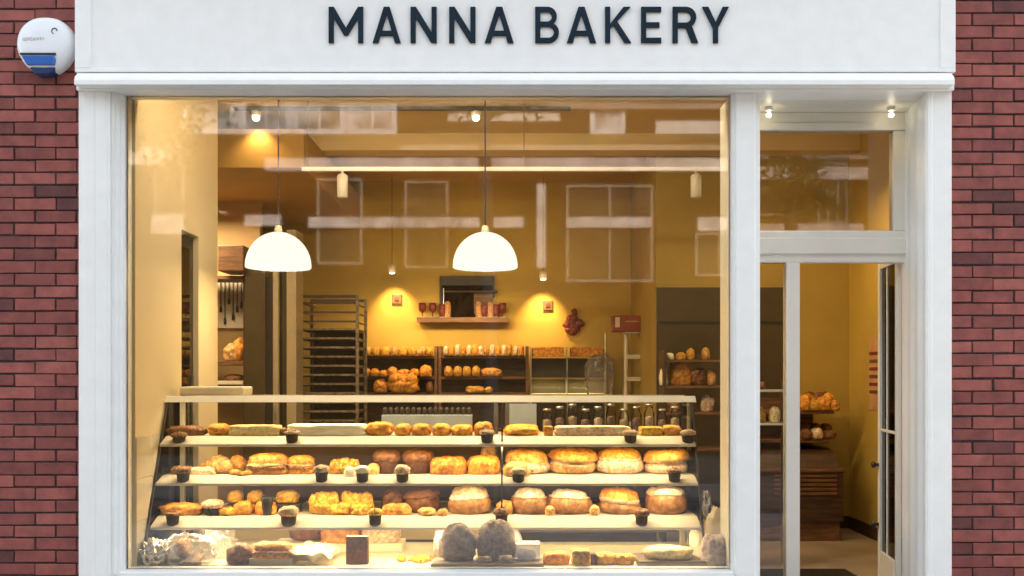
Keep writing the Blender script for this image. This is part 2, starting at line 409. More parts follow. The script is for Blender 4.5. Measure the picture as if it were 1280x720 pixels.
# ================================================================== SETTING
def struct(name, bm, m, bev=0):
    o = link(name, bm, m, bev=bev); o['kind'] = 'structure'; return o
asphalt = mat('asphalt', (.05, .05, .052), .85, .25, 30, bump=.5, bscale=200)
paving = mat('pavement_slabs', (.42, .40, .375), .8, .12, 4, bump=.3, bscale=60)
struct('ground', BX((-150, 150, -150, 150, -.3, -.16)), asphalt)
struct('pavement', BX((-60, 60, -3.4, .02, -.15, 0)), paving)
struct('kerb', BX((-60, 60, -3.56, -3.4, -.15, .002)), mat('kerb_stone', (.34, .33, .32), .8, .15, 8))
struct('road', BX((-60, 60, -8.4, -3.56, -.156, -.13)), asphalt)
struct('far_pavement', BX((-60, 60, -12, -8.4, -.156, 0)), mat('dark_setts', (.045, .04, .035), .9, .2, 12, spec=.1))

# floor and shell of the shop
YB = 5.4          # back wall
CE = 3.80
zs_top = 3.30
struct('floor', BX((-4.6, 3.3, .45, YB, -.1, .012)), M['floor'])
struct('ceiling', BX((-4.6, 3.3, .15, 3.1, CE, CE+.12)), M['ceil'])
struct('wall_over_window', BX((-4.6, 3.3, .145, .2, zs_top, CE)), M['wall_cream'])
bm = BX((-4.6, 3.3, 3.1, 3.35, CE-.16, CE+.12))
struct('ceiling_beam', bm, M['ceil'], .004)
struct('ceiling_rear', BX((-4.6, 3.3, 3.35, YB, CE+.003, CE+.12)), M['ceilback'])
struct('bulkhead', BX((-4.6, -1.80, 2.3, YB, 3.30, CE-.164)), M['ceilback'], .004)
struct('wall_back', BX((-4.6, 1.50, YB, YB+.15, 0, CE+.1)), M['wall_yellow'])
struct('wall_side_near', BX((-2.57, -2.41, .14, 1.0, 0, CE)), M['wall_cream'])
struct('wall_tiles', BX(*[(-2.411, -2.403, .145+i*.2855, .145+i*.2855+.282, .02+j*.2725, .02+j*.2725+.269) for i in range(3) for j in range(4)]), mat('cream_tile', (.60, .55, .42), .22, .05, 3), .002)
struct('wall_side_pier', BX((-2.57, -2.41, 1.38, 1.86, 0, CE)), M['wall_cream'])
struct('wall_side_head', BX((-2.57, -2.41, 1.0, 1.38, 2.57, CE)), M['wall_cream'])
struct('wall_kitchen', BX((-4.6, -2.60, 3.9, 4.0, 0, CE)), mat('kitchen_wall', (.45, .30, .12), .6, .1, 2))
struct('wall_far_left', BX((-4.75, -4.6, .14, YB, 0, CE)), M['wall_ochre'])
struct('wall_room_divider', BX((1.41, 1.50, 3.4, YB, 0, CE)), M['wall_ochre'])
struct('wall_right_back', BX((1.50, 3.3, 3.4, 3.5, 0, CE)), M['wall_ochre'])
struct('wall_right', BX((3.3, 3.45, .5, 3.5, 0, CE)), M['wall_yellow'])
struct('skirting', BX((3.285, 3.3, .5, 3.4, .012, .13), (2.75, 3.285, 3.385, 3.4, .012, .13)), M['darkwood'])

# ================================================================== BRICK WALLS
def brickwall(x0, x1, z0, z1, zj, xj, label, name='brick_wall'):
    """real bricks in running bond standing proud of a mortar bed"""
    t = thing(name, label, 'wall', ((x0+x1)/2, 0, 0))
    H, L, g = .0787, .26, .0105
    bm = bmesh.new(); rnd = random.Random(int(x0*100))
    k0 = int(math.floor((z0-zj)/H))
    k1 = int(math.ceil((z1-zj)/H))
    for k in range(k0, k1+1):
        zb, zt = zj+k*H, zj+(k+1)*H
        zb2, zt2 = max(zb+g/2, z0), min(zt-g/2, z1)
        if zt2-zb2 < .01: continue
        off = xj+(L/2 if (k+1) % 2 else 0)
        i0 = int(math.floor((x0-off)/L))-1
        for i in range(i0, i0+int((x1-x0)/L)+4):
            a, b = max(off+i*L+g/2, x0), min(off+(i+1)*L-g/2, x1)
            if b-a < .012: continue
            dy = rnd.uniform(-.002, .0015); j = lambda: rnd.uniform(-.0026, .0026)
            v = box(bm, a+j(), b+j(), -.004+dy, .09, zb2+j(), zt2+j())
            for q in v: q.co += Vector((j()*.6-t.location.x*0, 0, j()*.7))
    for v in bm.verts: v.co.x -= t.location.x
    link('bricks', bm, M['brick'], t, bev=.0028, seg=1)
    tx = t.location.x
    link('mortar_bed', BX((x0-tx, x1-tx, .006, .35, z0, z1)), M['mortar'], t)
    return t
FX0, FX1 = X(98, 5.95), X(1190, 5.95)
brickwall(-5.6, FX0-.004, 0, 4.2, 1.748, -2.98, 'dark red brick wall with black joints, behind the alarm box')
brickwall(FX1+.004, 5.6, 0, 4.2, 3.6875, 3.005, 'dark red brick wall with black joints, beside the open door')
brickwall(-5.6, 5.6, 4.205, 7.6, 3.6875, 3.005, 'upper red brick wall above the white fascia')

# ================================================================== FASCIA SIGN
fy = -.1
fas = thing('shop_sign', 'white painted fascia with dark navy bakery lettering over the window', 'sign', (0, fy, 3.3))
def loc(bm, t):
    for v in bm.verts: v.co -= t.location
    return bm
zs = 3.285
# face frame (rails and stiles) standing proud of the sunk panel
pa, pb = X(113, 5.9), X(1176, 5.9)
zp = Z(85, 5.9); zt = 4.06
link('panel', loc(BX((pa-.02, pb+.02, fy+.008, fy+.05, zp-.02, zt-.08)), fas), M['white'], fas)
bm = BX((FX0, FX1, fy, .06, Z(90, 5.9), zp), (FX0, pa, fy, .055, zp+.0005, zt-.1), (pb, FX1, fy, .055, zp+.0005, zt-.1), (FX0, FX1, fy-.001, .058, zt-.1, zt))
link('face_frame', loc(bm, fas), M['white'], fas, bev=.003)
# drip moulding along the foot of the sign
prof = [(fy-.045, Z(106, 5.86)), (fy-.045, Z(100, 5.86)), (fy-.035, Z(95, 5.86)), (fy-.015, Z(92, 5.86)), (fy-.002, Z(89, 5.86)), (.02, Z(89, 5.86)), (.05, Z(106, 5.86)+.0), (.0, Z(106, 5.86)-.0005)]
bm = bmesh.new(); prism(bm, prof, X(93, 5.86), X(1193, 5.86), 'x')
link('moulding', loc(bm, fas), M['white'], fas, bev=.002)
bm = BX((FX0, FX1, fy+.02, .14, zs-.02, zs+.012)); link('soffit', loc(bm, fas), M['white'], fas)
bm = BX((FX0-.03, FX1+.03, -.2, .08, zt, zt+.05), (FX0-.05, FX1+.05, -.24, .08, zt+.05, zt+.1)); link('cornice', loc(bm, fas), M['white'], fas, bev=.006)
# lettering
T = .143
def arc(cx, cz, rx, rz, a0, a1, n=12): return [(cx+rx*math.cos(R(a0+(a1-a0)*i/n)), cz+rz*math.sin(R(a0+(a1-a0)*i/n))) for i in range(n+1)]
def glyph(ch):
    t = T
    if ch == 'M':
        w = .965; return w, [[(0, 0), (0, 1), (t*1.02, 1), (w/2, .42), (w-t*1.02, 1), (w, 1), (w, 0), (w-t, 0), (w-t, .69), (w/2+.055, .21), (w/2-.055, .21), (t, .69), (t, 0)]]
    if ch == 'N':
        w = .73; return w, [[(0, 0), (0, 1), (t*1.05, 1), (w-t, .30), (w-t, 1), (w, 1), (w, 0), (w-t*1.05, 0), (t, .70), (t, 0)]]
    if ch == 'A':
        w = .79; xi = lambda z: .162+(w/2-.162)*z/.80
        return w, [[(0, 0), (w/2-.083, 1), (w/2+.083, 1), (w, 0), (w-.162, 0), (w-xi(.2), .2), (xi(.2), .2), (.162, 0)], [(xi(.335), .335), (w-xi(.335), .335), (w/2, .79)]]
    if ch == 'E':
        w = .57; return w, [[(0, 0), (0, 1), (w, 1), (w, 1-.14), (t, 1-.14), (t, .57), (w-.05, .57), (w-.05, .43), (t, .43), (t, .14), (w, .14), (w, 0)]]
    if ch == 'K':
        w = .73; return w, [[(0, 0), (0, 1), (t, 1), (t, .53), (w-.215, 1), (w-.02, 1), (.335, .60), (w, 0), (w-.185, 0), (.235, .49), (t, .40), (t, 0)]]
    if ch == 'Y':
        w = .75; c = w/2; return w, [[(c-t/2, 0), (c-t/2, .41), (0, 1), (.175, 1), (c, .575), (w-.175, 1), (w, 1), (c+t/2, .41), (c+t/2, 0)]]
    if ch == 'B':
        w = .66; u, l = .26, .285
        o = [(0, 0), (0, 1), (w-.06-u, 1)]+arc(w-.06-u, 1-u, u, u, 90, -62)+arc(w-l, l, l, l, 58, -90)+[(w-l, 0)]
        h1 = [(t, .59), (w-.06-u, .59)]+arc(w-.06-u, .725, .125, .135, -90, 90)+[(t, .86)]
        h2 = [(t, .14), (w-l, .14)]+arc(w-l, .295, .145, .155, -90, 90)+[(t, .45)]
        return w, [o, h1, h2]
    if ch == 'R':
        w = .70; u = .29
        o = [(0, 0), (0, 1), (w-.05-u, 1)]+arc(w-.05-u, 1-u, u, u, 90, -55)+[(w, 0), (w-.178, 0), (w-.05-u, .42), (t, .42), (t, 0)]
        h1 = [(t, .56), (w-.05-u, .56)]+arc(w-.05-u, .71, .145, .15, -90, 90)+[(t, .86)]
        return w, [o, h1]
word = [('M', 410.5, 453.8), ('A', 465.6, 500.8), ('N', 513, 545.7), ('N', 561.4, 594.3), ('A', 606, 642), ('B', 669, 698.8), ('A', 708.7, 745.2), ('K', 756.5, 789.2), ('E', 801.6, 826.8), ('R', 841, 873), ('Y', 878, 911.5)]
zb, zc = Z(53, 5.89), Z(8, 5.89); H = zc-zb
for wd_ in (word[:5], word[5:]):
    letp = bmesh.new()
    for ch, a, b in wd_:
        w, loops = glyph(ch); xa = X(a, 5.89); xs = (X(b, 5.89)-xa)/w
        cu = bpy.data.curves.new('l', 'CURVE'); cu.dimensions = '2D'; cu.fill_mode = 'BOTH'; cu.extrude = .006
        for lp in loops:
            sp = cu.splines.new('POLY'); sp.points.add(len(lp)-1); sp.use_cyclic_u = True
            for q, (u, v) in zip(sp.points, lp): q.co = (xa+u*xs, zb+v*H, 0, 1)
        ob = bpy.data.objects.new('l', cu)
        me = bpy.data.meshes.new_from_object(ob)
        me.transform(Matrix.Rotation(R(90), 4, 'X')); letp.from_mesh(me)
        bpy.data.meshes.remove(me); bpy.data.objects.remove(ob); bpy.data.curves.remove(cu)
    for v in letp.verts: v.co.y += fy
    link('lettering', loc(letp, fas), M['navy'], fas)

# ================================================================== SHOP WINDOW
ww = thing('shop_window', 'large plate glass shop window in a white painted frame', 'window', (0, 0, 0))
xl, xr = X(158, 6.05), X(915, 6.0)
zsill = Z(713, 6.0)
def pilaster(a, b, steps, y0=-.05, y1=.33):
    """a,b: world x; steps: list of (fraction, depth)"""
    pts = [(a, y1)]
    for f, dy in steps: pts.append((a+(b-a)*f, y0+dy))
    pts.append((b, y1)); return pts
bm = bmesh.new(); a, b = FX0, X(137, 5.95)
prism(bm, pilaster(a, b, [(0, .003), (.14, .003), (.15, 0), (.48, 0), (.5, .003), (.56, .003), (.58, 0), (.86, 0), (.88, .004), (1, .005)]), 0, zs-.0205)
link('pilaster', bm, M['white'], ww, bev=.002)
bm = bmesh.new(); prism(bm, [(b+.001, .14), (b+.001, -.03), (b+.02, -.03), (b+.024, -.005), (xl-.02, -.002), (xl-.016, .02), (xl, .022), (xl, .14)], 0, zs-.0205)
link('frame_stile', bm, M['white'], ww, bev=.002)
mx0, mx1 = X(914.5, 6.0), X(950, 6.0)
bm = bmesh.new(); prism(bm, [(mx0, .33), (mx0, .0), (mx0+.018, .0), (mx0+.024, -.02), (mx1-.036, -.02), (mx1-.03, -.002), (mx1, 0), (mx1, .40)], 0, zs-.0205)
link('mullion', bm, M['white'], ww, bev=.002)
link('sill', BX((xl, mx0-.001, -.06, .14, zsill-.04, zsill), (xl, mx0-.001, -.03, .12, .0, zsill-.0405)), M['white'], ww, bev=.004)
link('frame_head', BX((xl+.001, mx0-.001, .03, .12, Z(118, 6.05), zs-.0205)), M['white'], ww, bev=.002)
link('pane', BX((xl-.005, mx0+.003, .050, .056, zsill-.01, Z(116, 6.05))), M['pane'], ww)
link('inner_pane', BX((xl-.005, mx0+.003, .070, .076, zsill-.01, Z(116, 6.05))), M['pane'], ww)

# ================================================================== DOORWAY
dw = thing('shop_doorway', 'white recessed doorway with transom light and narrow side light', 'doorway', (0, 0, 0))
fx1 = FX1; yF = .42; DF = 6.42
# outer pilaster and fluted reveal
bm = bmesh.new()
pts = [(fx1, .48), (fx1, -.046), (X(1166, 5.95), -.046), (X(1165, 5.95), -.05), (X(1160, 5.95), -.05)]
a = Vector((X(1160, 5.95)-.003, -.03)); b = Vector((X(1132, DF), yF+.03))
d = b-a; n = Vector((-d.y, d.x)).normalized()
if n.x > 0: n = -n
nn = 34
for i in range(nn+1):
    u = i/nn; s = .0045*math.cos(u*2*math.pi*3)+.004*math.exp(-((u-.5)/.12)**2)
    q = a+d*u+n*s; pts.append((q.x, q.y))
pts.append((b.x, .48)); pts.append((b.x+.1, .48))
prism(bm, pts, 0, zs-.0205); link('fluted_jamb', bm, M['white'], dw)
link('soffit', BX((mx1+.001, X(1132, DF)+.12, .1405, yF+.03, zs-.02, zs+.01)), M['cream_paint'], dw)
# recessed frame
def rb(x0, x1, y0, y1, za, zb_): return (x0, x1, y0, y1, za, zb_)
jx = X(1131, DF)
link('frame_head', BX(rb(mx1+.001, jx+.04, yF, yF+.08, Z(163, DF), zs-.021), rb(mx1+.001, jx+.04, yF-.012, yF+.0, Z(163, DF), Z(154, DF))), M['cream_paint'], dw, bev=.003)
link('frame_stile', BX((X(1117, DF), jx+.04, yF, yF+.08, Z(288, DF)+.0005, Z(163, DF)-.0005)), M['cream_paint'], dw, bev=.003)
z1, z2 = Z(328, DF), Z(288, DF)
pr = [(yF+.08, z1), (yF+.004, z1), (yF, z1+.015), (yF, z1+.05), (yF-.022, z1+.058), (yF-.022, z2-.06), (yF-.006, z2-.05), (yF-.006, z2-.012), (yF+.005, z2), (yF+.08, z2)]
bm = bmesh.new(); prism(bm, pr, mx1+.001, jx+.04, 'x'); link('transom_bar', bm, M['cream_paint'], dw, bev=.002)
link('transom_pane', BX((mx1+.001, X(1117.5, DF), yF+.03, yF+.036, z2-.005, Z(162, DF))), M['pane'], dw)
link('side_post', BX((X(983, DF), X(1000, DF), yF, yF+.08, .012, z1-.0005)), M['cream_paint'], dw, bev=.004)
link('side_pane', BX((mx1+.001, X(983.5, DF), yF+.03, yF+.036, .012, z1+.003)), M['pane'], dw)
link('threshold', BX((mx1+.001, jx+.03, .05, .45, 0, .02)), M['slatwood'], dw)
# open leaf swung into the shop
hx, hy = X(1131, DF)-.008, yF+.085
tipx, tipy = X(1101, 7.0), 1.0
leafdir = Vector((tipx-hx, tipy-hy)); Lw = leafdir.length
dl = thing('shop_door', 'narrow glazed white door leaf standing open into the shop', 'door', (hx, hy, .015), rz=math.atan2(leafdir.y, leafdir.x))
zt_ = 2.345
link('stile', BX((0, .05, -.02, .012, 0, zt_)), M['cream_paint'], dl, bev=.003)
link('stile', BX((Lw-.055, Lw, -.022, .022, 0, zt_)), M['white'], dl, bev=.003)
link('rail', BX((.0505, Lw-.0555, -.019, .019, zt_-.09, zt_)), M['cream_paint'], dl, bev=.003)
link('rail', BX((.0505, Lw-.0555, -.019, .019, 0, .22)), M['cream_paint'], dl, bev=.003)
link('glazing_bar', BX((Lw*.55, Lw*.55+.022, -.0205, .0105, .2205, zt_-.0905)), M['cream_paint'], dl, bev=.003)
link('glazing_bar', BX((.0505, Lw-.0555, -.017, .017, Z(543, 6.8), Z(543, 6.8)+.018)), M['cream_paint'], dl, bev=.003)
link('door_pane', BX((.0503, Lw-.0553, -.003, .003, .2202, zt_-.0902)), M['darkpane'], dl)
for zz in (Z(583, 7.0), Z(657, 7.0)):
    bm = bmesh.new(); lathe(bm, [(.012, 0), (.012, .02), (.022, .026), (.024, .04), (.016, .05)], 20)
    bmesh.ops.rotate(bm, verts=bm.verts, cent=(0, 0, 0), matrix=Matrix.Rotation(R(-90), 3, 'X') if False else Matrix.Rotation(R(-90), 3, 'X'))
    for v in bm.verts: v.co += Vector((Lw-.03, .022, zz))
    link('lock_knob', bm, M['darkmetal'], dl, smooth=True)

# ================================================================== ALARM BOX
k = 5.88/F
ab = thing('alarm_box', 'white rounded alarm box with a blue light strip on the brick wall', 'alarm box', (X(56.5, 5.94), -.004, Z(57, 5.94)))
outl = []
for i in range(48):
    t = 2*math.pi*i/48
    cx_, cz_ = math.cos(t), math.sin(t)
    e = (abs(cx_)**2.25+abs(cz_)**2.25)**(-1/2.25)
    x_, z_ = cx_*e, cz_*e
    x_ *= 36*(1-.20*max(0, -z_)**1.5*(1 if x_ < 0 else 1.1)); outl.append((x_*k, z_*36*k))
bm = bmesh.new(); rings = []
for s_, y_ in ((1, 0), (1, -.045), (.97, -.062), (.90, -.078), (.75, -.088), (.4, -.092), (.05, -.093)):
    rings.append([bm.verts.new((p[0]*s_, y_, p[1]*s_)) for p in outl])
for a, b in zip(rings, rings[1:]):
    for i in range(48): bm.faces.new((a[i], b[i], b[(i+1) % 48], a[(i+1) % 48]))
bm.faces.new(rings[-1])
bmesh.ops.recalc_face_normals(bm, faces=bm.faces)
link('housing', bm, mat('alarm_plastic', (.74, .78, .8), .3, .03, 5), ab, smooth=True)
bluem = mat('blue_lens', (.03, .12, .42), .2, .1, 10, coat=.5)
bm = bmesh.new()
prism(bm, [(-26*k, -15*k), (15*k, -15*k), (17*k, -20*k), (15*k, -27*k), (-19*k, -27*k)], -.104, -.05, 'y')
link('blue_lens', bm, bluem, ab, bev=.006)
bm = bmesh.new()
prism(bm, [(-18*k, -29*k), (15*k, -29*k), (12*k, -34*k), (7*k, -37*k), (-11*k, -37*k)], -.085, -.0, 'y')
link('lower_lens', bm, mat('dark_blue_lens', (.02, .05, .14), .2, .1, 10), ab, bev=.006)
bm = bmesh.new(); prism(bm, [(-28*k, -12*k), (17*k, -12*k), (17*k, -14.5*k), (-27*k, -14.5*k)], -.1, -.05, 'y'); link('lens_slot', bm, M['black'], ab)
bm = bmesh.new()
pts = [(15*k+math.cos(t)*3.4*k, -.089-.002, 16*k+math.sin(t)*3.6*k) for t in [i*2*math.pi/20 for i in range(20)]]
tube(bm, pts[:15], .0028, 8); link('round_emblem', bm, M['darkmetal'], ab, smooth=True)
bm = bmesh.new(); tube(bm, [(28.5*k, -.072, 9*k), (27*k, -.078, 3*k), (24.5*k, -.082, -3*k)], [.002, .005, .003], 8); link('side_slot', bm, M['black'], ab, smooth=True)
bm = bmesh.new(); xx = -25
for wd, hh in ((3, 3), (2, 4), (3, 3), (2, 5), (4, 4), (3, 3), (2, 4), (3, 3)):
    box(bm, xx*k, (xx+wd)*k, -.0935, -.082, (6-hh/2)*k, (6+hh/2)*k); xx += wd+.8
link('worn_lettering', bm, mat('faded_silver', (.55, .55, .52), .4, .2, 60), ab)

# ================================================================== LAMPS
WARM = (1.0, .68, .32)
def light(kind, name, loc_, energy, col=WARM, size=.1, rot=(0, 0, 0), spot=None, blend=.6, size_y=None):
    ld = bpy.data.lights.new(name, kind); ld.energy = energy; ld.color = col
    if kind == 'AREA':
        ld.size = size
        if size_y: ld.shape = 'RECTANGLE'; ld.size_y = size_y
    elif kind != 'SUN': ld.shadow_soft_size = size
    if kind == 'SPOT': ld.spot_size = R(spot); ld.spot_blend = blend
    o = bpy.data.objects.new(name, ld); C.objects.link(o); o.location = loc_; o.rotation_euler = rot
    return o
def pendant(px, label):
    D = 7.5; x = X(px, D); zb_ = Z(335, D); r = 40.5*D/F
    t = thing('pendant_lamp', label, 'lamp', (x, D-6, zb_), 'opal pendant lamps')
    bm = bmesh.new()
    prof = [(r*.985, .0), (r, .006)]+[(r*math.cos(R(a))**1.0, .012+(43*D/F)*math.sin(R(a))) for a in range(6, 90, 7)]+[(.012, 43*D/F+.012)]
    lathe(bm, prof, 48); link('lamp_shade', bm, M['opal'], t, smooth=True)
    zc_ = 43*D/F
    bm = bmesh.new(); lathe(bm, [(.018, zc_+.01), (.03, zc_+.015), (.03, zc_+.03), (.022, zc_+.06), (.006, zc_+.065)], 20); link('shade_cap', bm, M['paper'], t, smooth=True)
    bm = bmesh.new(); tube(bm, [(0, 0, zc_+.065), (0, 0, CE-zb_-.02)], .0055, 8); link('cord', bm, mat('cord', (.02, .008, .01), .6), t)
    bm = bmesh.new(); lathe(bm, [(.05, CE-zb_-.025), (.05, CE-zb_-.001), (.01, CE-zb_-.0005)], 24); link('ceiling_rose', bm, M['white'], t, smooth=True)
    light('AREA', 'pendant_light', (x, D-6, zb_-.004), 3.2, WARM, .42)
pendant(348, 'glowing opal dome pendant lamp nearer the cream tiled wall and rack trolley')
pendant(606.5, 'glowing opal dome pendant lamp hanging in front of the wall shelf')
def ceilspot(px, py, D, label, down=True, e=2.6, sz=1.0):
    x, z = X(px, D), Z(py, D)
    t = thing('spotlight', label, 'spotlight', (x, D-6, z), 'lit ceiling spotlights')
    bm = bmesh.new(); tube(bm, [(0, 0, .045), (0, 0, (CE if D > 7 else 3.265)-z)], .01, 8); link('stem', bm, M['darkmetal'], t)
    bm = bmesh.new(); lathe(bm, [(.035*sz, .012), (.045*sz, .02), (.04*sz, .05), (.015*sz, .06)], 20); link('housing', bm, M['cream_paint'], t, smooth=True)
    bm = bmesh.new(); lump_into(bm, .062*sz, .062*sz, .055*sz, 3, n=16, amp=0, fine=0, pw=2, flat=0, off=(0, 0, -.03)); link('bulb', bm, M['bulb'], t, smooth=True)
    light('SPOT', 'spot_beam', (x, D-6, z-.05), e, WARM, .04, (R(18), 0, 0), 110, .8)
ceilspot(320, 147, 8.2, 'bright ceiling spot bulb above the cream tiled wall end')
ceilspot(595, 147, 8.2, 'bright ceiling spot bulb near the middle of the big window')
ceilspot(961, 141, 6.3, 'small ceiling spot bulb at the doorway beside the window mullion', e=.12, sz=.55)
ceilspot(1114, 141, 6.3, 'small ceiling spot bulb at the doorway beside the fluted jamb', e=.12, sz=.55)
# white cylinder track heads
def trackhead(px, py, label):
    D = 8.0; x, z = X(px, D), Z(py, D)
    t = thing('track_light', label, 'spotlight', (x, D-6, z), 'white cylinder track lights')
    bm = bmesh.new(); lathe(bm, [(.03, -.1), (.043, -.095), (.045, .08), (.03, .095), (.01, .1)], 24); link('housing', bm, M['cream_paint'], t, smooth=True)
    bm = bmesh.new(); tube(bm, [(0, 0, .095), (0, 0, Z(214, 8.0)-z)], .012, 8); link('stem', bm, M['cream_paint'], t)
trackhead(428, 232, 'white cylinder track light over the rack trolley')
trackhead(870, 232, 'white cylinder track light near the window mullion')
tr = thing('lighting_track', 'thin dark lighting track crossing the ceiling', 'track', (0, 0, 0))
link('rail', BX((-2.38, .5, 2.18, 2.22, CE-.03, CE-.002)), M['darkmetal'], tr)
link('rail', BX((-1.75, 1.95, 1.985, 2.015, Z(213.8, 8.0), Z(209, 8.0))), M['cream_paint'], tr)
for x_ in (-1.7, .1, 1.9): link('hanger', BX((x_-.003, x_+.003, 1.997, 2.003, Z(208.9, 8.0), CE-.001)), M['wood'], tr)
# wall washers over the back shelves
def washer(px, py, label):
    D = 11.08; x, z = X(px, D), Z(py, D)
    t = thing('wall_washer', label, 'spotlight', (x, D-6, z), 'small spotlights washing the back wall')
    bm = bmesh.new(); lathe(bm, [(.035, 0), (.045, .01), (.045, .09), (.02, .1)], 20); link('housing', bm, M['paper'], t, smooth=True)
    bm = bmesh.new(); tube(bm, [(0, 0, .1), (0, 0, CE-z)], .004, 8); link('stem', bm, M['wood'], t)
    bm = bmesh.new(); lathe(bm, [(.003, -.012), (.028, -.008), (.03, 0), (.02, .004)], 20); link('bulb', bm, M['bulb'], t, smooth=True)
    light('SPOT', 'wash_beam', (x, D-6+.03, z-.02), 13, (1, .57, .24), .03, (R(30), 0, 0), 78, .9)
    q = thing('wall_square', label.replace('small hanging spotlight', 'small brown square fitting'), 'fitting', (X(px+6, 11.38), YB-.03, Z(py+33, 11.38)), 'brown wall squares')
    link('plate', BX((-.06, .06, 0, .03, -.06, .06)), M['wood'], q, bev=.01); link('lens', BX((-.025, .025, -.012, -.0005, -.025, .025)), M['darkwood'], q, bev=.004)
washer(490, 341, 'small hanging spotlight above the shelf of buns')
washer(679, 349, 'small hanging spotlight above the empty glass display unit')
# room light without modelled fittings; the case and ceiling fills are added
light('AREA', 'shop_ceiling_light', (-.2, 2.9, 3.5), 1.6, WARM, 2.6, (0, 0, 0), size_y=1.4)
light('AREA', 'window_display_light', (-.6, .32, 3.7), 10, (1, .80, .54), 2.6, (R(18), 0, 0), size_y=.12)  # added fill brightening the case from the front, no lamp stands there
light('AREA', 'rear_cove_light', (-.4, 4.9, 2.5), 1.0, WARM, 2.6, (R(180), 0, 0), size_y=.1)  # added uplight to brighten the rear ceiling and upper wall
light('AREA', 'front_ceiling_fill', (-.6, .5, 3.36), 4.4, (1, .78, .45), 2.8, (R(200), 0, 0), size_y=.1)  # added uplight to brighten the ceiling nearer the window
light('AREA', 'door_room_light', (2.5, 2.0, 3.2), 3.8, WARM, .9, (0, 0, 0), size_y=1.2)
light('AREA', 'kitchen_light', (-3.3, 3.0, 3.1), 17, (1, .72, .42), 1.0, (0, 0, 0), size_y=1.0)

# ================================================================== DISPLAY CASE
SH = [(6.62, 1.086, 6.50, 1.034), (6.55, .823, 6.42, .778), (6.46, .558, 6.32, .499)]
case = thing('display_case', 'long glazed bakery display case with three sloping-edged shelves', 'display case', (0, .9, .27))
xL, xR = -2.385, 1.245
for i, (D, z, Df, zf) in enumerate(SH):
    bm = bmesh.new()
    pts = [(D-6-case.location.y, z), (Df-6-case.location.y, zf+.004), (Df-6-case.location.y-.003, zf-.012), (Df-6-case.location.y+.012, zf-.014), (D-6-case.location.y, z-.022), (1.12-case.location.y, z-.022), (1.12-case.location.y, z)]
    pts = [(p[0], p[1]-case.location.z) for p in pts]
    prism(bm, pts, xL, xR, 'x'); link('shelf', bm, M['shelf'], case, bev=.002)
    light('AREA', 'case_strip_light', (-.57, Df-6+.008, zf-.018), 3.0 if i < 2 else 4.2, (1, .74, .40), 3.5, (R(8 if i < 2 else 0), 0, 0), size_y=.03)
yc, zc = case.location.y, case.location.z
light('AREA', 'case_strip_light', (-.57, .675, 1.312), 2.6, (1, .74, .38), 3.5, (R(10), 0, 0), size_y=.03)
def cb(x0, x1, y0, y1, z0, z1): return (x0, x1, y0-yc, y1-yc, z0-zc, z1-zc)
bm = bmesh.new(); prism(bm, [(.645-yc, 1.318-zc), (.70-yc, 1.318-zc), (.70-yc, 1.361-zc), (.690-yc, 1.361-zc)], X(204, 6.66), X(870, 6.66), 'x'); link('top_rail', bm, M['white'], case, bev=.002)
link('top_rail', BX(cb(X(204, 6.66), X(870, 6.66), 1.10, 1.13, 1.330, 1.359)), M['shelf'], case, bev=.003)
link('top_glass', BX(cb(xL, xR, .6905, 1.0995, 1.350, 1.356)), M['thinpane'], case)
# sloping end panels and front glass
for xs_ in (xL-.012, xR+.004):
    bm = bmesh.new()
    prism(bm, [(.665-yc, 1.32-zc), (.24-yc, .34-zc), (1.12-yc, .34-zc), (1.12-yc, 1.32-zc)], xs_, xs_+.006, 'x'); link('end_pane', bm, M['thinpane'], case)
    bm = bmesh.new()
    prism(bm, [(.655-yc, 1.322-zc), (.225-yc, .335-zc), (.24-yc, .335-zc), (.67-yc, 1.322-zc)], xs_-.004, xs_+.010, 'x'); link('end_trim', bm, M['darkmetal'], case)
bm = bmesh.new(); xj_ = X(627.5, 6.5); prism(bm, [(.651-yc, 1.317-zc), (.231-yc, .345-zc), (.240-yc, .345-zc), (.660-yc, 1.317-zc)], xj_-.006, xj_+.006, 'x'); link('glass_joint', bm, M['darkmetal'], case)
for px_, m_ in ((228, 'shelf'), (620, 'darkmetal'), (634, 'darkmetal'), (862, 'shelf')):
    link('post', BX(cb(X(px_, 6.85)-.016, X(px_, 6.85)+.016, .84, .872, .30, 1.3498)), M[m_], case, bev=.002)
link('back_panel', BX(cb(X(330, 7.1), xR-.01, 1.13, 1.15, .60, 1.02)), mat('brown_back_panel', (.13, .07, .025), .6, .15, 3), case)
link('back_panel', BX(cb(xL+.1, X(620, 7.1), 1.131, 1.151, .285, .57)), mat('beige_panel', (.42, .34, .16), .5, .1, 3), case)
link('back_panel', BX(cb(X(632, 7.1), xR-.02, 1.131, 1.151, .34, .535)), M['panel_grey'], case)
link('bottom_rail', BX(cb(X(628, 6.95), X(872, 6.95), .93, .95, Z(688, 6.95), Z(681, 6.95))), mat('lit_rail', (.75, .6, .3), .4), case, bev=.003)
for px_ in (634, 853): link('rail_bracket', BX(cb(X(px_, 6.95)-.02, X(px_, 6.95)+.02, .935, .955, Z(680.5, 6.95), .53)), M['shelf'], case, bev=.002)
light('AREA', 'case_strip_light', (-.57, .95, .53), 1.1, (1, .78, .40), 3.5, (R(-20), 0, 0), size_y=.03)
dk = tag(link('window_deck', BX((-2.40, mx0-.001, .10, 1.12, .18, .27), (-2.40, mx0-.001, 1.05, 1.12, .0125, .1795)), M['deck'], bev=.004), 'pale deck board inside the window under the display case', 'deck')

# tray of white cake boxes standing on the case top
o = tag(link('cake_board', BX((X(230, 6.9), X(309, 6.9), .80, 1.05, 1.362, 1.362+.062)), M['icing'], bev=.012), 'long white wrapped slab lying on top of the display case', 'slab')

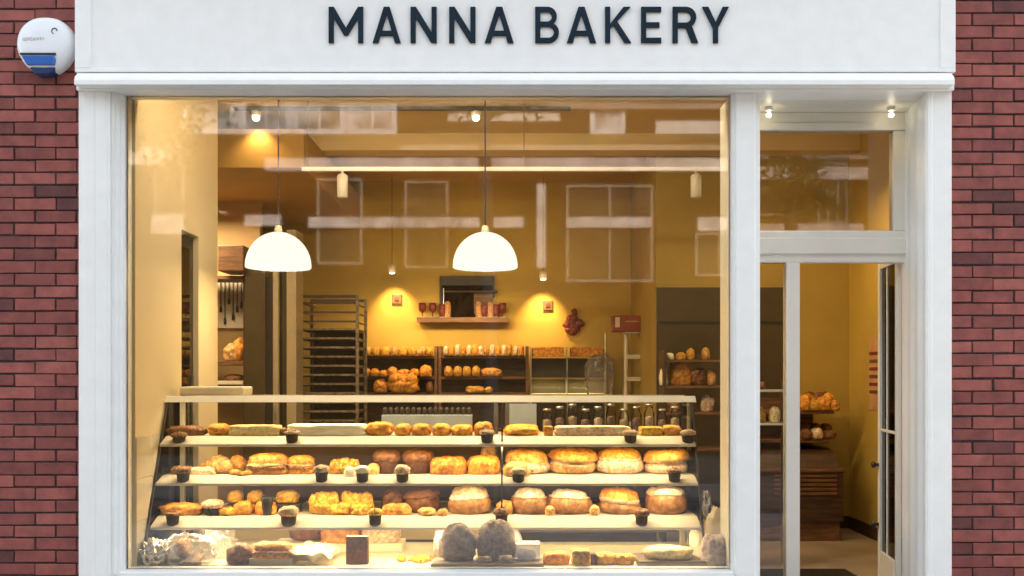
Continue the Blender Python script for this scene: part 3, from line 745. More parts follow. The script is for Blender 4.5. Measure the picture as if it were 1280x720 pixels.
# ------------------------------------------------------------------ SHELF ONE
D1, z1s = 6.63, 1.086
G1 = 'pastries on the top shelf of the display case'
food('nut', 'nut_pastry', 206, 256, 15, D1, z1s, 'dark glazed nut pastry at the cream wall end of the top case shelf', 'pastry', G1, dep=.13)
food('bun', 'brioche_roll', 258, 288, 15, D1, z1s, 'crumb-topped orange roll between the nut pastry and the long yellow roll', 'roll', G1, dep=.14)
food('slab', 'filled_roll', 287, 350, 13, D1, z1s, 'long pale yellow filled roll on the top case shelf', 'roll', G1, dep=.12, m='paleyellow')
food('bun', 'small_bun', 349, 360, 10, D1, z1s, 'tiny dark red-brown bun at the end of the long yellow roll', 'bun', G1, m='brown')
food('slab', 'iced_slab', 359, 457, 14, D1, z1s, 'long smooth cream iced slab on the top case shelf', 'cake', G1, dep=.2)
for i, (a, b, h, w_) in enumerate(((457, 491, 17, 'first orange bun beside the cream iced slab'), (493, 513, 15, 'second orange bun from the cream iced slab'), (514, 538, 15, 'third orange bun from the cream iced slab'), (540, 564, 15, 'fourth orange bun from the cream iced slab'), (564, 591, 14, 'fifth orange bun from the cream iced slab, nearly at the post'), (592, 616, 17, 'orange bun behind the muffin at the middle post of the top shelf'))):
    food('bun', 'sweet_bun', a, b, h, D1, z1s, w_, 'bun', 'orange buns on the top case shelf', m='orange', pw=2.7, dep=.14)
food('flat', 'flat_roll', 630, 673, 13, D1, z1s, 'flat glazed orange roll just past the middle post on the top shelf', 'roll', G1, m='orange')
food('slab', 'cake_cube', 680, 691, 12, D1, z1s, 'small golden cake cube on the top shelf', 'cake', G1, m='orange', dep=.06)
food('slab', 'strudel', 694, 787, 12, D1, z1s, 'long tan strudel on the top shelf before the upright muffin', 'strudel', G1, m='paleband', dep=.14)
food('slab', 'cake_slice', 800, 828, 11, D1, z1s, 'bright yellow cake slice near the far end of the top shelf', 'cake', G1, m='yellow', dep=.12)
food('flat', 'almond_pastry', 828, 852, 13, D1, z1s, 'orange and yellow pastry at the far end of the top shelf', 'pastry', G1, m='gold', dep=.12)
# ------------------------------------------------------------------ SHELF TWO
D2, z2s = 6.57, .823
G2 = 'pastries on the middle shelf of the display case'
food('nut', 'nut_pastry', 212, 240, 13, D2, z2s, 'dark nut pastry at the cream wall end of the middle shelf', 'pastry', G2, dep=.13)
food('flat', 'pale_roll', 236, 268, 9, D2, z2s, 'thin pale roll lying before the plaited croissant', 'roll', G2, m='paleband', dep=.08)
food('croissant', 'croissant', 243, 297, 25, D2+.02, z2s, 'curled croissant with ridges on the middle shelf', 'croissant', G2, m='goldflour', rz=R(-22), dep=.16)
food('croissant', 'croissant', 278, 306, 24, D2+.06, z2s, 'plump golden croissant behind the ridged one', 'croissant', G2, m='gold', rz=R(-30), dep=.16)
food('crumbs', 'pastry_crumbs', 286, 312, 7, D2-.01, z2s, 'loose pastry flakes before the plump croissant', 'crumbs', None, dep=.05)['kind'] = 'stuff'
food('sandwich', 'croissant_sandwich', 308, 360, 26, D2, z2s, 'large filled croissant sandwich on the middle shelf', 'sandwich', G2, dep=.17)
food('sandwich', 'small_sandwich', 358, 392, 23, D2+.03, z2s, 'smaller orange sandwich beside the large croissant sandwich', 'sandwich', G2, m='orange', dep=.15)
food('twist', 'egg_bun', 411, 450, 21, D2+.01, z2s, 'crumpled yellow egg bun between two muffins on the middle shelf', 'bun', G2, n=3, dep=.15)
food('flat', 'cream_wedge', 430, 444, 13, D2-.05, z2s-.014, 'small white wedge leaning beside the muffin on the middle shelf', 'wedge', G2, m='icing', dep=.03)
food('bun', 'tan_roll', 458, 474, 14, D2, z2s, 'small tan roll before the first brown dome cake', 'roll', G2, m='goldflour')
def domecake(a, b, label):
    D = D2+.03; w = (b-a)*D/F; h = 30*D/F; t = thing('dome_cake', label, 'cake', (X((a+b)/2, D+.05), D-6+w/2, z2s), 'brown dome cakes')
    bm = bmesh.new(); lathe(bm, [(w*.34, 0), (w*.36, .003), (w*.46, h*.55), (w*.44, h*.6)], 40, jit=lambda r, z, t_, j: (r*(1+.02*math.cos(t_*20)), z)); link('cake_body', bm, M['darkbase'], t, smooth=True)
    bm = bmesh.new(); lump_into(bm, w*1.03, w*1.03, h*.55, seed(), n=36, amp=.06, off=(0, 0, h*.47)); link('cake_dome', bm, M['brown'], t, smooth=True)
domecake(465, 501, 'first brown dome cake, nearer the egg bun')
domecake(502, 541, 'second brown dome cake, beside the knobbly golden loaves')
food('loaf', 'golden_loaf', 537, 584, 22, D2, z2s, 'knobbly golden loaf beside the brown dome cakes', 'loaf', 'knobbly golden loaves', m='orange', cuts=3, dep=.2)
food('loaf', 'golden_loaf', 583, 625, 23, D2, z2s, 'knobbly golden loaf against the middle post', 'loaf', 'knobbly golden loaves', m='orange', cuts=2, dep=.2)
food('bun', 'small_bun', 600, 622, 34, D2+.22, z2s, 'bun half hidden behind the golden loaf at the middle post', 'bun', G2, m='goldflour')
for a, b, h, w_ in ((629, 688, 29, 'first big golden round bread beside the middle post, middle shelf'), (688, 748, 30, 'second big golden round bread from the middle post, middle shelf'), (745, 807, 31, 'third big golden round bread, cracked across its pale side'), (807, 863, 29, 'fourth big golden round bread, at the far end of the middle shelf')):
    food('round', 'round_bread', a, b, h, D2+.01, z2s, w_, 'bread', 'golden round breads on the middle shelf', m='paleband' if a != 688 else 'goldflour', lidm='gold' if a in (629, 807) else 'orange', lid={629: .82, 688: .9, 745: .8, 807: .92}[a], split={629: .40, 688: .5, 745: .52, 807: .42}[a], dep=.30)
food('bun', 'dusted_bun', 628, 662, 20, D2-.06, z2s-.016, 'small white-dusted bun before the first golden round bread', 'bun', G2, m='goldflour', dep=.10)
# ------------------------------------------------------------------ SHELF THREE
D3, z3s = 6.48, .558
G3 = 'pastries on the lowest shelf of the display case'
food('flat', 'seeded_flatbread', 199, 253, 14, D3-.02, z3s, 'long seeded orange flatbread at the cream wall end of the lowest shelf', 'flatbread', G3, m='gold', dep=.14)
muffin(266, D3+.04, z3s, 'wide pale muffin beside the seeded flatbread on the lowest shelf', 'muffins at the shelf edges', w=24, hc=10, ht=10)
food('crumbs', 'streusel_bun', 278, 290, 10, D3, z3s, 'little heap of crumble between the wide muffin and the orange buns', 'crumbs', None, dep=.06)['kind'] = 'stuff'
for a, b, h, dd, w_ in ((284, 303, 27, .14, 'pale gold bun at the back, above the wide muffin'), (291, 316, 17, 0, 'smooth orange bun at the front of the lowest shelf'), (308, 328, 29, .14, 'round orange bun at the back beside the black cup'), (318, 344, 17, 0, 'wrinkled orange bun at the front below the black cup'), (344, 373, 27, .14, 'long yellow bun at the back beyond the black cup')):
    food('bun', 'sweet_bun', a, b, h if dd == 0 else 15, D3+dd, z3s+(0 if dd == 0 else .065), w_, 'bun', 'sweet buns on the lowest shelf', m='yellow' if dd else 'orange', pw=2.6, dep=.12)
o = thing('wire_riser', 'low wire riser holding the back row of buns on the lowest shelf', 'riser', (0, D3-6+.2, z3s))
link('tray', BX((X(284, 6.6), X(375, 6.6), -.08, .10, .052, .062)), M['darkmetal'], o); 
for px_ in (286, 373): link('leg', BX((X(px_, 6.6)-.004, X(px_, 6.6)+.004, .0, .01, 0, .0515)), M['darkmetal'], o)
bm = bmesh.new(); lathe(bm, [(.030, 0), (.042, .075), (.038, .078), (.03, .02)], 24)
o = link('black_cup', bm, M['black'], smooth=True); o.location = (X(334, 6.5), .50, z3s+.075); tag(o, 'plain black cup hanging among the orange buns', 'cup'); o.location.z = z3s+.001+.0; o.scale = (1, 1, 1.6)
food('twist', 'cheese_pastry', 386, 424, 28, D3+.02, z3s, 'heaped bright yellow cheese pastry beside the muffin on the lowest shelf', 'pastry', G3, n=3, dep=.2)
food('twist', 'cheese_pastry', 408, 440, 16, D3, z3s, 'low yellow cheese pastry in the middle of the yellow heap', 'pastry', G3, n=2, dep=.14)
food('twist', 'cheese_pastry', 424, 466, 28, D3+.08, z3s, 'wide yellow cheese pastry at the back of the yellow heap', 'pastry', G3, n=3, dep=.16)
food('twist', 'cheese_pastry', 438, 460, 14, D3-.01, z3s, 'small yellow cheese pastry touching the muffin', 'pastry', G3, n=2, dep=.1)
food('bun', 'brown_bun', 476, 506, 27, D3+.16, z3s, 'brown bun at the back above the short baguette', 'bun', G3, m='brown')
food('loaf', 'short_baguette', 477, 514, 14, D3, z3s, 'short golden baguette before the brown bun', 'baguette', G3, m='gold', cuts=2, dep=.09)
food('round', 'brown_round_loaf', 503, 548, 28, D3+.09, z3s, 'shiny brown round loaf, smaller, beside the large floury one', 'loaf', G3, m='brown', band='gold', lid=.9, bandrows=(7,))
food('bun', 'tan_bun', 522, 545, 9, D3-.03, z3s, 'low tan bun before the shiny brown round loaf', 'bun', G3, m='goldflour')
food('bun', 'tan_bun', 546, 560, 8, D3-.03, z3s, 'smallest tan bun against the large floury loaf', 'bun', G3, m='goldflour')
for a, b, h, w_ in ((557, 614, 33, 'large floury round loaf before the middle post, lowest shelf'), (638, 687, 31, 'floury round loaf just past the middle post, lowest shelf'), (682, 742, 29, 'floury round loaf with torn crust, second past the middle post'), (750, 803, 31, 'floury round loaf with an orange lid, behind the muffin'), (808, 861, 33, 'floury round loaf with a broad white lid at the far end, lowest shelf')):
    food('round', 'round_loaf', a, b, h, D3+.01, z3s, w_, 'loaf', 'floury round loaves on the lowest shelf', m='brownflour', band='paleband', lidm={557: 'tanlid', 638: 'floured', 682: 'floured', 750: 'orange', 808: 'floured'}[a], lid={557: .84, 638: .74, 682: .66, 750: .86, 808: .78}[a], split={557: .55, 638: .5, 682: .58, 750: .45, 808: .6}[a], bandrows=(7, 8, 9) if a in (557, 750) else (8,), dep=.28)
food('bun', 'small_roll', 620, 642, 17, D3+.02, z3s, 'golden roll between the muffin and the first loaf past the post', 'roll', G3, m='gold')
food('bun', 'small_roll', 681, 694, 12, D3-.02, z3s, 'tiny roll between the first and second loaf past the post', 'roll', G3, m='goldflour', dep=.06)
food('bun', 'small_roll', 737, 750, 13, D3-.02, z3s, 'tiny roll between the torn loaf and the orange-lidded loaf', 'roll', G3, m='goldflour', dep=.06)
# ------------------------------------------------------------------ MUFFINS on the sloping shelf edges
MG = 'muffins at the shelf edges'
def ez(i, D): a = SH[i]; u = (a[0]-D)/(a[0]-a[2]); return a[1]+(a[3]-a[1])*u
for i, px_, lab, hc, ht, tp in ((0, 224, 'muffin at the top shelf edge nearest the cream tiled wall', 9, 6, 'nut'), (0, 365, 'muffin at the top shelf edge before the cream iced slab', 13, 4, 'crumb'), (0, 609, 'muffin at the top shelf edge beside the middle post', 12, 6, 'crumb'), (0, 788, 'muffin at the top shelf edge between strudel and yellow slice', 11, 7, 'crumb'), (0, 860, 'muffin at the far end of the top shelf edge', 11, 7, 'crumb'),
        (1, 229, 'muffin at the middle shelf edge nearest the cream tiled wall', 13, 8, 'nut'), (1, 402, 'muffin at the middle shelf edge before the egg bun', 14, 9, 'crumb'), (1, 453, 'white-topped muffin at the middle shelf edge past the egg bun', 13, 9, 'icing'), (1, 503, 'muffin at the middle shelf edge before the dome cakes', 12, 11, 'paleband'), (1, 648, 'muffin at the middle shelf edge just past the post', 12, 8, 'crumb'), (1, 843, 'muffin at the far end of the middle shelf edge', 14, 5, 'nut'),
        (2, 216, 'dark muffin under the seeded flatbread, lowest shelf', 14, 5, 'nut'), (2, 361, 'muffin spilling crumble at the lowest shelf edge beside the cheese pastries', 14, 12, 'crumb'), (2, 469, 'muffin at the lowest shelf edge before the short baguette', 15, 8, 'yellow'), (2, 627, 'muffin at the lowest shelf edge beside the middle post', 15, 9, 'nut'), (2, 802, 'muffin at the lowest shelf edge before the orange-lidded loaf', 14, 9, 'nut')):
    D = (SH[i][2]+.045); t = muffin(px_, D, ez(i, D-.02)-.004, lab, MG, w=17 if px_ != 361 else 21, hc=hc, ht=ht, top=tp)

# ------------------------------------------------------------------ WINDOW DECK
ZD = .2705; GD = 'goods on the window deck'
food('crinkle', 'foil_bundle', 161, 211, 36, 6.15, ZD, 'crumpled silver foil bundle in the corner of the deck', 'foil bundle', GD, m='foil', dep=.2, amp=.9, n=64)
bt = thing('bagged_pastries', 'clear crinkled bag of mixed pastries beside the foil bundle', 'bag', (X(235, 6.25), .27, ZD), GD)
bm, ms = f_crinkle(.37, .2, .21, 'plastic', amp=.55); link('bag_film', bm, ms, bt, smooth=True)
for i, (dx, m_, w_) in enumerate(((-.10, 'rye', .09), (-.02, 'brown', .09), (.05, 'orange', .08), (-.06, 'gold', .1))):
    bm, ms = f_bun(w_, w_, .08, m_); o = link('pastry', bm, ms, bt, smooth=True); o.location = (dx, -.02 if i < 3 else .03, 0 if i < 3 else .07)
food('crinkle', 'crinkled_bag', 246, 292, 58, 6.42, ZD, 'crumpled white plastic bag standing behind the bagged pastries', 'bag', GD, m='plastic', dep=.16, amp=.8)
food('bun', 'brown_bun', 281, 314, 26, 6.2, ZD, 'small shiny brown bun before the boxed sandwich', 'bun', GD, m='brown')
bt = thing('boxed_sandwich', 'golden filled sandwich in a low pale box', 'sandwich', (X(338, 6.2), .27, ZD), GD)
w_ = 54*6.2/F; link('box', BX((-w_/2, w_/2, -.07, .07, 0, .05)), M['paper'], bt, bev=.004)
bm, ms = f_sandwich(w_*.94, .15, .10, 'orange'); o = link('filled_roll', bm, ms, bt, smooth=True); o.location = (0, 0, .045)
tag(link('slate_tray', BX((X(216, 6.16), X(380, 6.16), .115, .19, ZD, ZD+.008)), M['darkmetal'], bev=.002), 'thin dark tray at the glass before the boxed sandwich', 'tray', GD)
def sheet(name, px, py, D, w, d, lab, m='paper', hgt=.05, s=1):
    bm = bmesh.new(); n = 22; g = []
    for i in range(n+1):
        g.append([bm.verts.new(((i/n-.5)*w, (j/n-.5)*d, max(.0, hgt*.6+hgt*nz3((i/n*2, j/n*2, 0), 1.7, s)+hgt*.25*abs(nz3((i/n, j/n, 0), 5, s))))) for j in range(n+1)])
    for i in range(n):
        for j in range(n): bm.faces.new((g[i][j], g[i+1][j], g[i+1][j+1], g[i][j+1]))
    o = link(name, bm, M[m], smooth=True); md = o.modifiers.new('thick', 'SOLIDIFY'); md.thickness = .002
    o.location = (X(px, D), D-6, ZD+.003); return tag(o, lab, 'paper', GD)
sheet('parchment_sheet', 392, 690, 6.36, .30, .30, 'crumpled white parchment beside the boxed sandwich', hgt=.09, s=3)
sheet('parchment_sheet', 330, 690, 6.75, .36, .3, 'creased parchment at the back below the lowest shelf', hgt=.04, s=8)
food('nut', 'seed_crust_bread', 360, 408, 28, 6.75, ZD+.07, 'dark red-brown seed-crusted bread behind the parchment', 'bread', GD, dep=.16)
food('flat', 'bread_slab', 398, 452, 26, 6.68, ZD+.06, 'broad torn golden bread slab leaning behind the dark carton', 'bread', GD, m='gold', dep=.22)
food('flat', 'pale_slab', 450, 500, 26, 6.68, ZD+.06, 'broad pale grey-green bread slab behind the dark carton', 'bread', GD, m='paleband', dep=.22)
tag(link('display_block', BX((X(345, 6.8), X(505, 6.8), .70, .92, ZD, ZD+.062)), M['deck'], bev=.006), 'pale step carrying the torn bread slabs', 'step', GD)
dc = thing('dark_carton', 'upright dark brown carton before the torn bread slabs', 'carton', (X(447, 6.3), .3, ZD), GD)
link('body', BX((-.072, .072, -.03, .03, 0, .172)), M['darkbase'], dc, bev=.004); link('flap', BX((-.074, .074, -.034, .034, .1725, .180)), M['cup'], dc, bev=.003)
food('crumbs', 'crumbs', 500, 552, 8, 6.3, ZD, 'loose yellow crumbs beside the grey wooden board', 'crumbs', None, dep=.16)['kind'] = 'stuff'
bd = thing('wooden_board', 'grey-brown wooden board carrying the dusted rye loaves', 'board', (X(610, 6.2), .22, ZD), GD)
link('plank', BX((-.36, .355, -.10, .10, 0, .034)), M['greywood'], bd, bev=.004); link('edge_cleat', BX((-.365, .36, -.105, -.1005, .004, .03)), M['greywood'], bd, bev=.002)
ZB_ = ZD+.034
food('bun', 'rye_loaf', 547, 597, 48, 6.17, ZB_, 'pointed oval rye loaf standing upright on the grey board', 'loaf', 'dusted rye loaves', m='rye', pw=1.75, amp=.06, dep=.14)
food('bun', 'rye_loaf', 594, 647, 50, 6.19, ZB_, 'round dusted rye loaf standing upright on the grey board', 'loaf', 'dusted rye loaves', m='rye', pw=2.1, amp=.05, dep=.16)
food('bun', 'rye_loaf', 541, 570, 46, 6.34, ZD, 'rye loaf half hidden behind the pointed one', 'loaf', 'dusted rye loaves', m='rye', pw=2.4, dep=.15)
food('bun', 'rye_loaf', 628, 653, 40, 6.36, ZD, 'rye loaf half hidden behind the round one', 'loaf', 'dusted rye loaves', m='rye', pw=2.2, dep=.15)
food('bun', 'rye_roll', 596, 615, 8, 6.13, ZB_, 'small grey rye roll at the front edge of the board, by the pointed loaf', 'roll', 'small rye rolls', m='rye', pw=3, dep=.05)
food('bun', 'rye_roll', 623, 642, 9, 6.13, ZB_, 'small grey rye roll at the front edge of the board, by the round loaf', 'roll', 'small rye rolls', m='rye', pw=3, dep=.05)
cbx = thing('clear_box', 'clear plastic box of grey rolls at the end of the grey board', 'box', (X(658, 6.25), .24, ZB_), GD)
link('box_shell', BX((-.075, .09, -.05, .06, 0, .115)), M['plastic'], cbx, bev=.006); bm, ms = f_bun(.13, .09, .075, 'rye'); link('roll', bm, ms, cbx, smooth=True)
food('bun', 'custard_tart', 679, 712, 15, 6.2, ZD+.006, 'round orange custard tart by the clear box', 'tart', GD, m='orange', pw=3.4, dep=.12)
food('slab', 'sponge_wedge', 715, 738, 20, 6.14, ZD+.006, 'bright yellow sponge wedge between tart and pastries', 'cake', GD, m='yellow', dep=.12)
food('bun', 'chocolate_square', 734, 746, 14, 6.2, ZD+.006, 'small dark chocolate square beside the sponge wedge', 'cake', GD, m='darkbase', pw=6, dep=.06)
food('nut', 'fruit_pastry', 744, 772, 17, 6.2, ZD+.006, 'fruit-topped yellow pastry beside the chocolate square', 'pastry', GD, m='yellow', top='orange', dep=.13)
food('twist', 'fruit_pastry', 768, 794, 14, 6.2, ZD+.006, 'low folded yellow pastry next to the brown board', 'pastry', GD, n=2, dep=.12)
tag(link('paper_tray', BX((X(673, 6.2), X(796, 6.2), .14, .40, ZD, ZD+.006)), M['paper'], bev=.002), 'pale paper tray under the tart and yellow pastries', 'tray', GD)
bd = thing('serving_board', 'brown wooden board with a flat bread at the mullion end of the deck', 'board', (X(838, 6.25), .30, ZD), GD)
bm = bmesh.new()
vs = [(-.215, -.13), (.225, -.13), (.17, .17), (-.215, .17)]; prism(bm, vs, 0, .038); link('plank', bm, M['slatwood'], bd, bev=.004)
bm = bmesh.new(); prism(bm, [(-.218, -.134), (.229, -.134), (.229, -.1305), (-.218, -.1305)], .002, .03); link('edge_strip', bm, M['greywood'], bd)
food('flat', 'flat_bread', 806, 866, 14, 6.2, ZD+.038, 'thin golden flat bread lying on the brown board', 'flatbread', GD, m='paleyellow', dep=.2)
food('crinkle', 'film_wrapped_bundle', 868, 893, 46, 6.60, .47, 'film-wrapped bundle hung on the end of the display case', 'bundle', None, m='foil', dep=.1, amp=.7)
tag(link('bundle_ledge', BX((1.27, 1.37, .50, .78, .42, .47)), M['shelf'], bev=.004), 'small pale ledge at the end of the case beside the mullion', 'ledge')
food('crinkle', 'stone_loaf', 874, 915, 40, 6.15, ZD, 'large grey loaf in a creased bag against the mullion', 'loaf', GD, m='rye', dep=.18, amp=.35)
food('crinkle', 'paper_bag', 881, 914, 72, 6.33, ZD, 'creamy crumpled paper bag behind the grey loaf', 'bag', GD, m='paper', dep=.16, amp=.5)
food('crinkle', 'paper_bag', 862, 892, 54, 6.40, ZD, 'smaller golden crumpled paper bag beside the cream one', 'bag', GD, m='paper', dep=.13, amp=.6)
# bits at the lower end of the case by the cream wall
bm = bmesh.new(); lump_into(bm, .17, .13, .11, 4, amp=.12)
o = link('black_pot', bm, M['black'], smooth=True); o.location = (X(208, 6.5), .56, ZD+.10); tag(o, 'squat black pot on the small step beside the foil bundle', 'pot')
tag(link('low_step', BX((X(178, 6.5), X(240, 6.5), .42, .70, ZD, ZD+.10)), M['shelf'], bev=.004), 'small pale step behind the foil bundle', 'step')

# ================================================================== BACK COUNTER
bc = thing('back_counter', 'low work counter behind the display case', 'counter', (0, 1.9, 0))
link('worktop', BX((-1.75, 1.2, -.3, .3, .99, 1.03)), M['wood'], bc, bev=.004); link('cabinet', BX((-1.7, 1.15, -.27, .27, .0125, .9895)), M['darkwood'], bc, bev=.004)
pr_ = thing('pale_blue_tray', 'pale blue carton of dark packets on the back counter', 'tray', (X(533, 7.6), 1.68, 1.0305))
link('carton', BX((-.36, .36, -.05, .05, 0, .16)), M['blue_paper'], pr_, bev=.004)
for i in range(16): 
    bm = bmesh.new(); lump_into(bm, .04, .04, .06, seed(), n=10, amp=.2); o = link('packet', bm, M['darkmetal'], pr_, smooth=True); o.location = (-.335+i*.0447, 0, .1605)
gp = tag(link('grey_sign_card', BX((X(632, 7.6), X(671, 7.6), 1.66, 1.672, 1.0305, Z(505, 7.6))), M['blue_paper'], bev=.003), 'blank pale grey card standing behind the middle post', 'card')
for i in range(11):
    D = 7.7; px_ = 684+i*16
    t = thing('glass_jar', ['squat', 'tall', 'plain'][i % 3]+' glass jar of sweets, '+['first', 'second', 'third', 'fourth', 'fifth', 'sixth', 'seventh', 'eighth', 'ninth', 'tenth', 'eleventh'][i]+' from the grey card on the back counter', 'jar', (X(px_, D), 1.72, 1.0305), 'jars on the back counter')
    h_ = .185+.02*(i % 3)
    bm = bmesh.new(); lathe(bm, [(.038, 0), (.042, .01), (.042, h_*.75), (.028, h_*.88), (.028, h_)], 18); link('jar_glass', bm, M['thinpane'], t, smooth=True)
    bm = bmesh.new(); lathe(bm, [(.033, .004), (.036, .02), (.035, h_*.6), (.01, h_*.66)], 14); link('sweets', bm, M['sweets'] if i % 2 else M['paleband'], t, smooth=True)
    bm = bmesh.new(); lathe(bm, [(.031, h_+.0005), (.032, h_+.02), (.01, h_+.022)], 18); link('lid', bm, M['steel'], t, smooth=True)

# ================================================================== BACK SHELVES
DB = 11.0
def bay(a, b, label, z_list):
    x0, x1 = X(a, DB), X(b, DB); t = thing('shelf_unit', label, 'shelf unit', ((x0+x1)/2, DB-6+.15, 0.0125), 'shelf units on the back wall'); w = (x1-x0)/2
    for s_ in (-1, 1): link('upright', BX((s_*w-.018, s_*w+.018, -.17, .17, 0, 1.83)), M['wood'], t, bev=.003)
    link('back_board', BX((-w+.0185, w-.0185, .15, .17, 0, 1.70)), M['darkwood'], t)
    for z in z_list: link('shelf', BX((-w+.0185, w-.0185, -.18, .1495, z-.03, z)), M['wood'], t, bev=.002)
    return t
zt1, zt2, zt3 = Z(446, DB), Z(472, DB), Z(492, DB)
bay(449, 545, 'dark shelf unit with buns beside the rack trolley', [zt1, zt2, zt3, .9, .45])
bay(550, 659, 'dark shelf unit with upright loaves in the middle of the back wall', [zt1, zt2, zt3, .9, .45])
ordn = ['first', 'second', 'third', 'fourth', 'fifth', 'sixth', 'seventh', 'eighth', 'ninth', 'tenth', 'eleventh', 'twelfth', 'thirteenth', 'fourteenth', 'fifteenth', 'sixteenth']
def bfood(kind, name, a, b, h, z, lab, cat, g, m, D=10.86, dep=.16, **k): return food(kind, name, a, b, h, D, z+.0127, lab, cat, g, m=m, dep=dep, **k)
x_ = 452
for i, w_ in enumerate((12, 11, 13, 10, 12, 11, 12, 9)):
    bfood('bun', 'white_roll', x_, x_+w_, 11, zt1, ordn[i]+' roll from the trolley on the top back shelf', 'roll', 'rolls on the top back shelf', 'yellow' if i % 3 else 'goldflour', pw=2.8); x_ += w_-.1
x_ = 554
for i in range(14):
    bfood('loaf', 'upright_loaf', x_, x_+6.4, 12+(i % 3), zt1, ordn[i]+' upright loaf from the middle upright on the top back shelf', 'loaf', 'upright loaves on the top back shelf', 'orange' if i % 2 else 'paleband', cuts=0); x_ += 7.3
x_ = 449.5
for i, (w_, h_) in enumerate(((13, 11), (12, 10), (11, 8), (13, 12), (16, 9), (13, 10), (16, 14))):
    bfood('bun', 'back_bun', x_, x_+w_, h_, zt2, ordn[i]+' golden bun from the trolley on the second back shelf', 'bun', 'buns on the second back shelf', 'orange', pw=2.5); x_ += w_-.6
for i in range(4):
    bfood('bun', 'oval_roll', 555+i*11.5, 566+i*11.5, 13, zt2, ordn[i]+' oval roll past the middle upright on the second back shelf', 'roll', 'oval rolls on the second back shelf', 'yellow' if i else 'gold', pw=2.3)
bfood('bun', 'wide_loaf', 601, 628, 11, zt2, 'wide low brown loaf on the second back shelf', 'loaf', None, 'gold')
bfood('twist', 'bread_heap', 484, 522, 26, zt3, 'large golden twisted bread piled at the front of the buns', 'bread', None, 'orange', n=3, D=10.75, dep=.3)
bfood('bun', 'back_bun', 466, 484, 17, zt3, 'golden bun beside the twisted bread on the third back shelf', 'bun', None, 'gold')
bfood('bun', 'back_bun', 532, 541, 14, zt3, 'dim bun next to the middle upright on the third back shelf', 'bun', None, 'brown')
bfood('flat', 'low_loaf', 582, 606, 8, zt3, 'low golden loaf alone on the third back shelf', 'loaf', None, 'yellow')
bfood('flat', 'low_loaf', 606, 616, 7, zt3, 'small end loaf beside the low golden loaf', 'loaf', None, 'yellow')
bm_ = light('AREA', 'back_shelf_light', ((X(555, DB)), DB-6-.35, 2.3), 4, (1, .66, .3), 1.6, (R(25), 0, 0), size_y=.1)
# glass display unit
x0, x1 = X(663, DB), X(758, DB)
gu = thing('glass_display_unit', 'nearly empty glass-fronted display unit at the back with lit shelf edges', 'display unit', ((x0+x1)/2, DB-6+.15, .0125)); w = (x1-x0)/2
link('cabinet', BX((-w, w, .12, .16, 0, Z(447, DB)-.02)), M['panel_grey'], gu)
litm = mat('pale_yellow_shelf_edge', (.85, .72, .30), .4, .05)
for z in (zt1, zt2, zt3): link('shelf', BX((-w+.012, w-.012, -.17, .119, z-.03, z-.0127)), litm if z == zt3 else M['paleyellow'] if False else mat('oak_shelf', (.6, .38, .12), .5), gu, bev=.002)
for a_ in (-w, w-.012, -.02): link('upright', BX((a_, a_+.011, -.18, .1195, 0, zt1+.10)), M['steel'], gu)
for q_, (a_, b_) in enumerate(((-w+.02, -.05), (.03, w-.03))):
    link('basket', BX((a_, b_, -.15, .1, zt1-.012, zt1+.10)), M['orange'], gu, bev=.01)
link('front_glass', BX((-w+.013, w-.013, -.182, -.178, .8, zt1-.031)), M['thinpane'], gu)
light('AREA', 'unit_strip_light', ((x0+x1)/2, DB-6+.02, zt2-.05), 1.1, (1, .8, .35), .8, (0, 0, 0), size_y=.03)

# wall shelf with glasses, and the dark hatch over it
DW = 11.3
ws = thing('wall_shelf', 'brown wall shelf under the dark serving hatch', 'shelf', (X(579, DW), YB, Z(400, DW)))
link('board', BX((-.535, .535, -.22, -.001, -.02, .02)), M['wood'], ws, bev=.003); link('lip', BX((-.535, .535, -.235, -.2205, -.035, .025)), M['wood'], ws, bev=.003)
ht = thing('serving_hatch', 'dark framed wall hatch with a small inner shelf', 'hatch', (X(584, 11.38), YB-.01, Z(372, 11.38)))
link('recess', BX((-.30, .30, -.008, .0095, -.24, .24)), mat('matte_dark', (.012, .008, .005), .95, .2, 6, spec=.0), ht)
link('frame', BX((-.325, -.3005, -.04, .0095, -.25, .25), (.3005, .325, -.04, .0095, -.0, .25), (-.30, .30, -.045, .0095, .14, .25)), M['darkmetal'], ht, bev=.003)
link('inner_shelf', BX((-.26, .36, -.09, -.0085, .055, .075)), M['darkwood'], ht, bev=.002)
link('side_flap', BX((.08, .30, -.02, -.0085, -.20, .05)), M['wood'], ht, bev=.002)
link('tap_pipe', BX((-.285, -.27, -.05, -.035, -.22, .11)), M['steel'], ht, bev=.003)
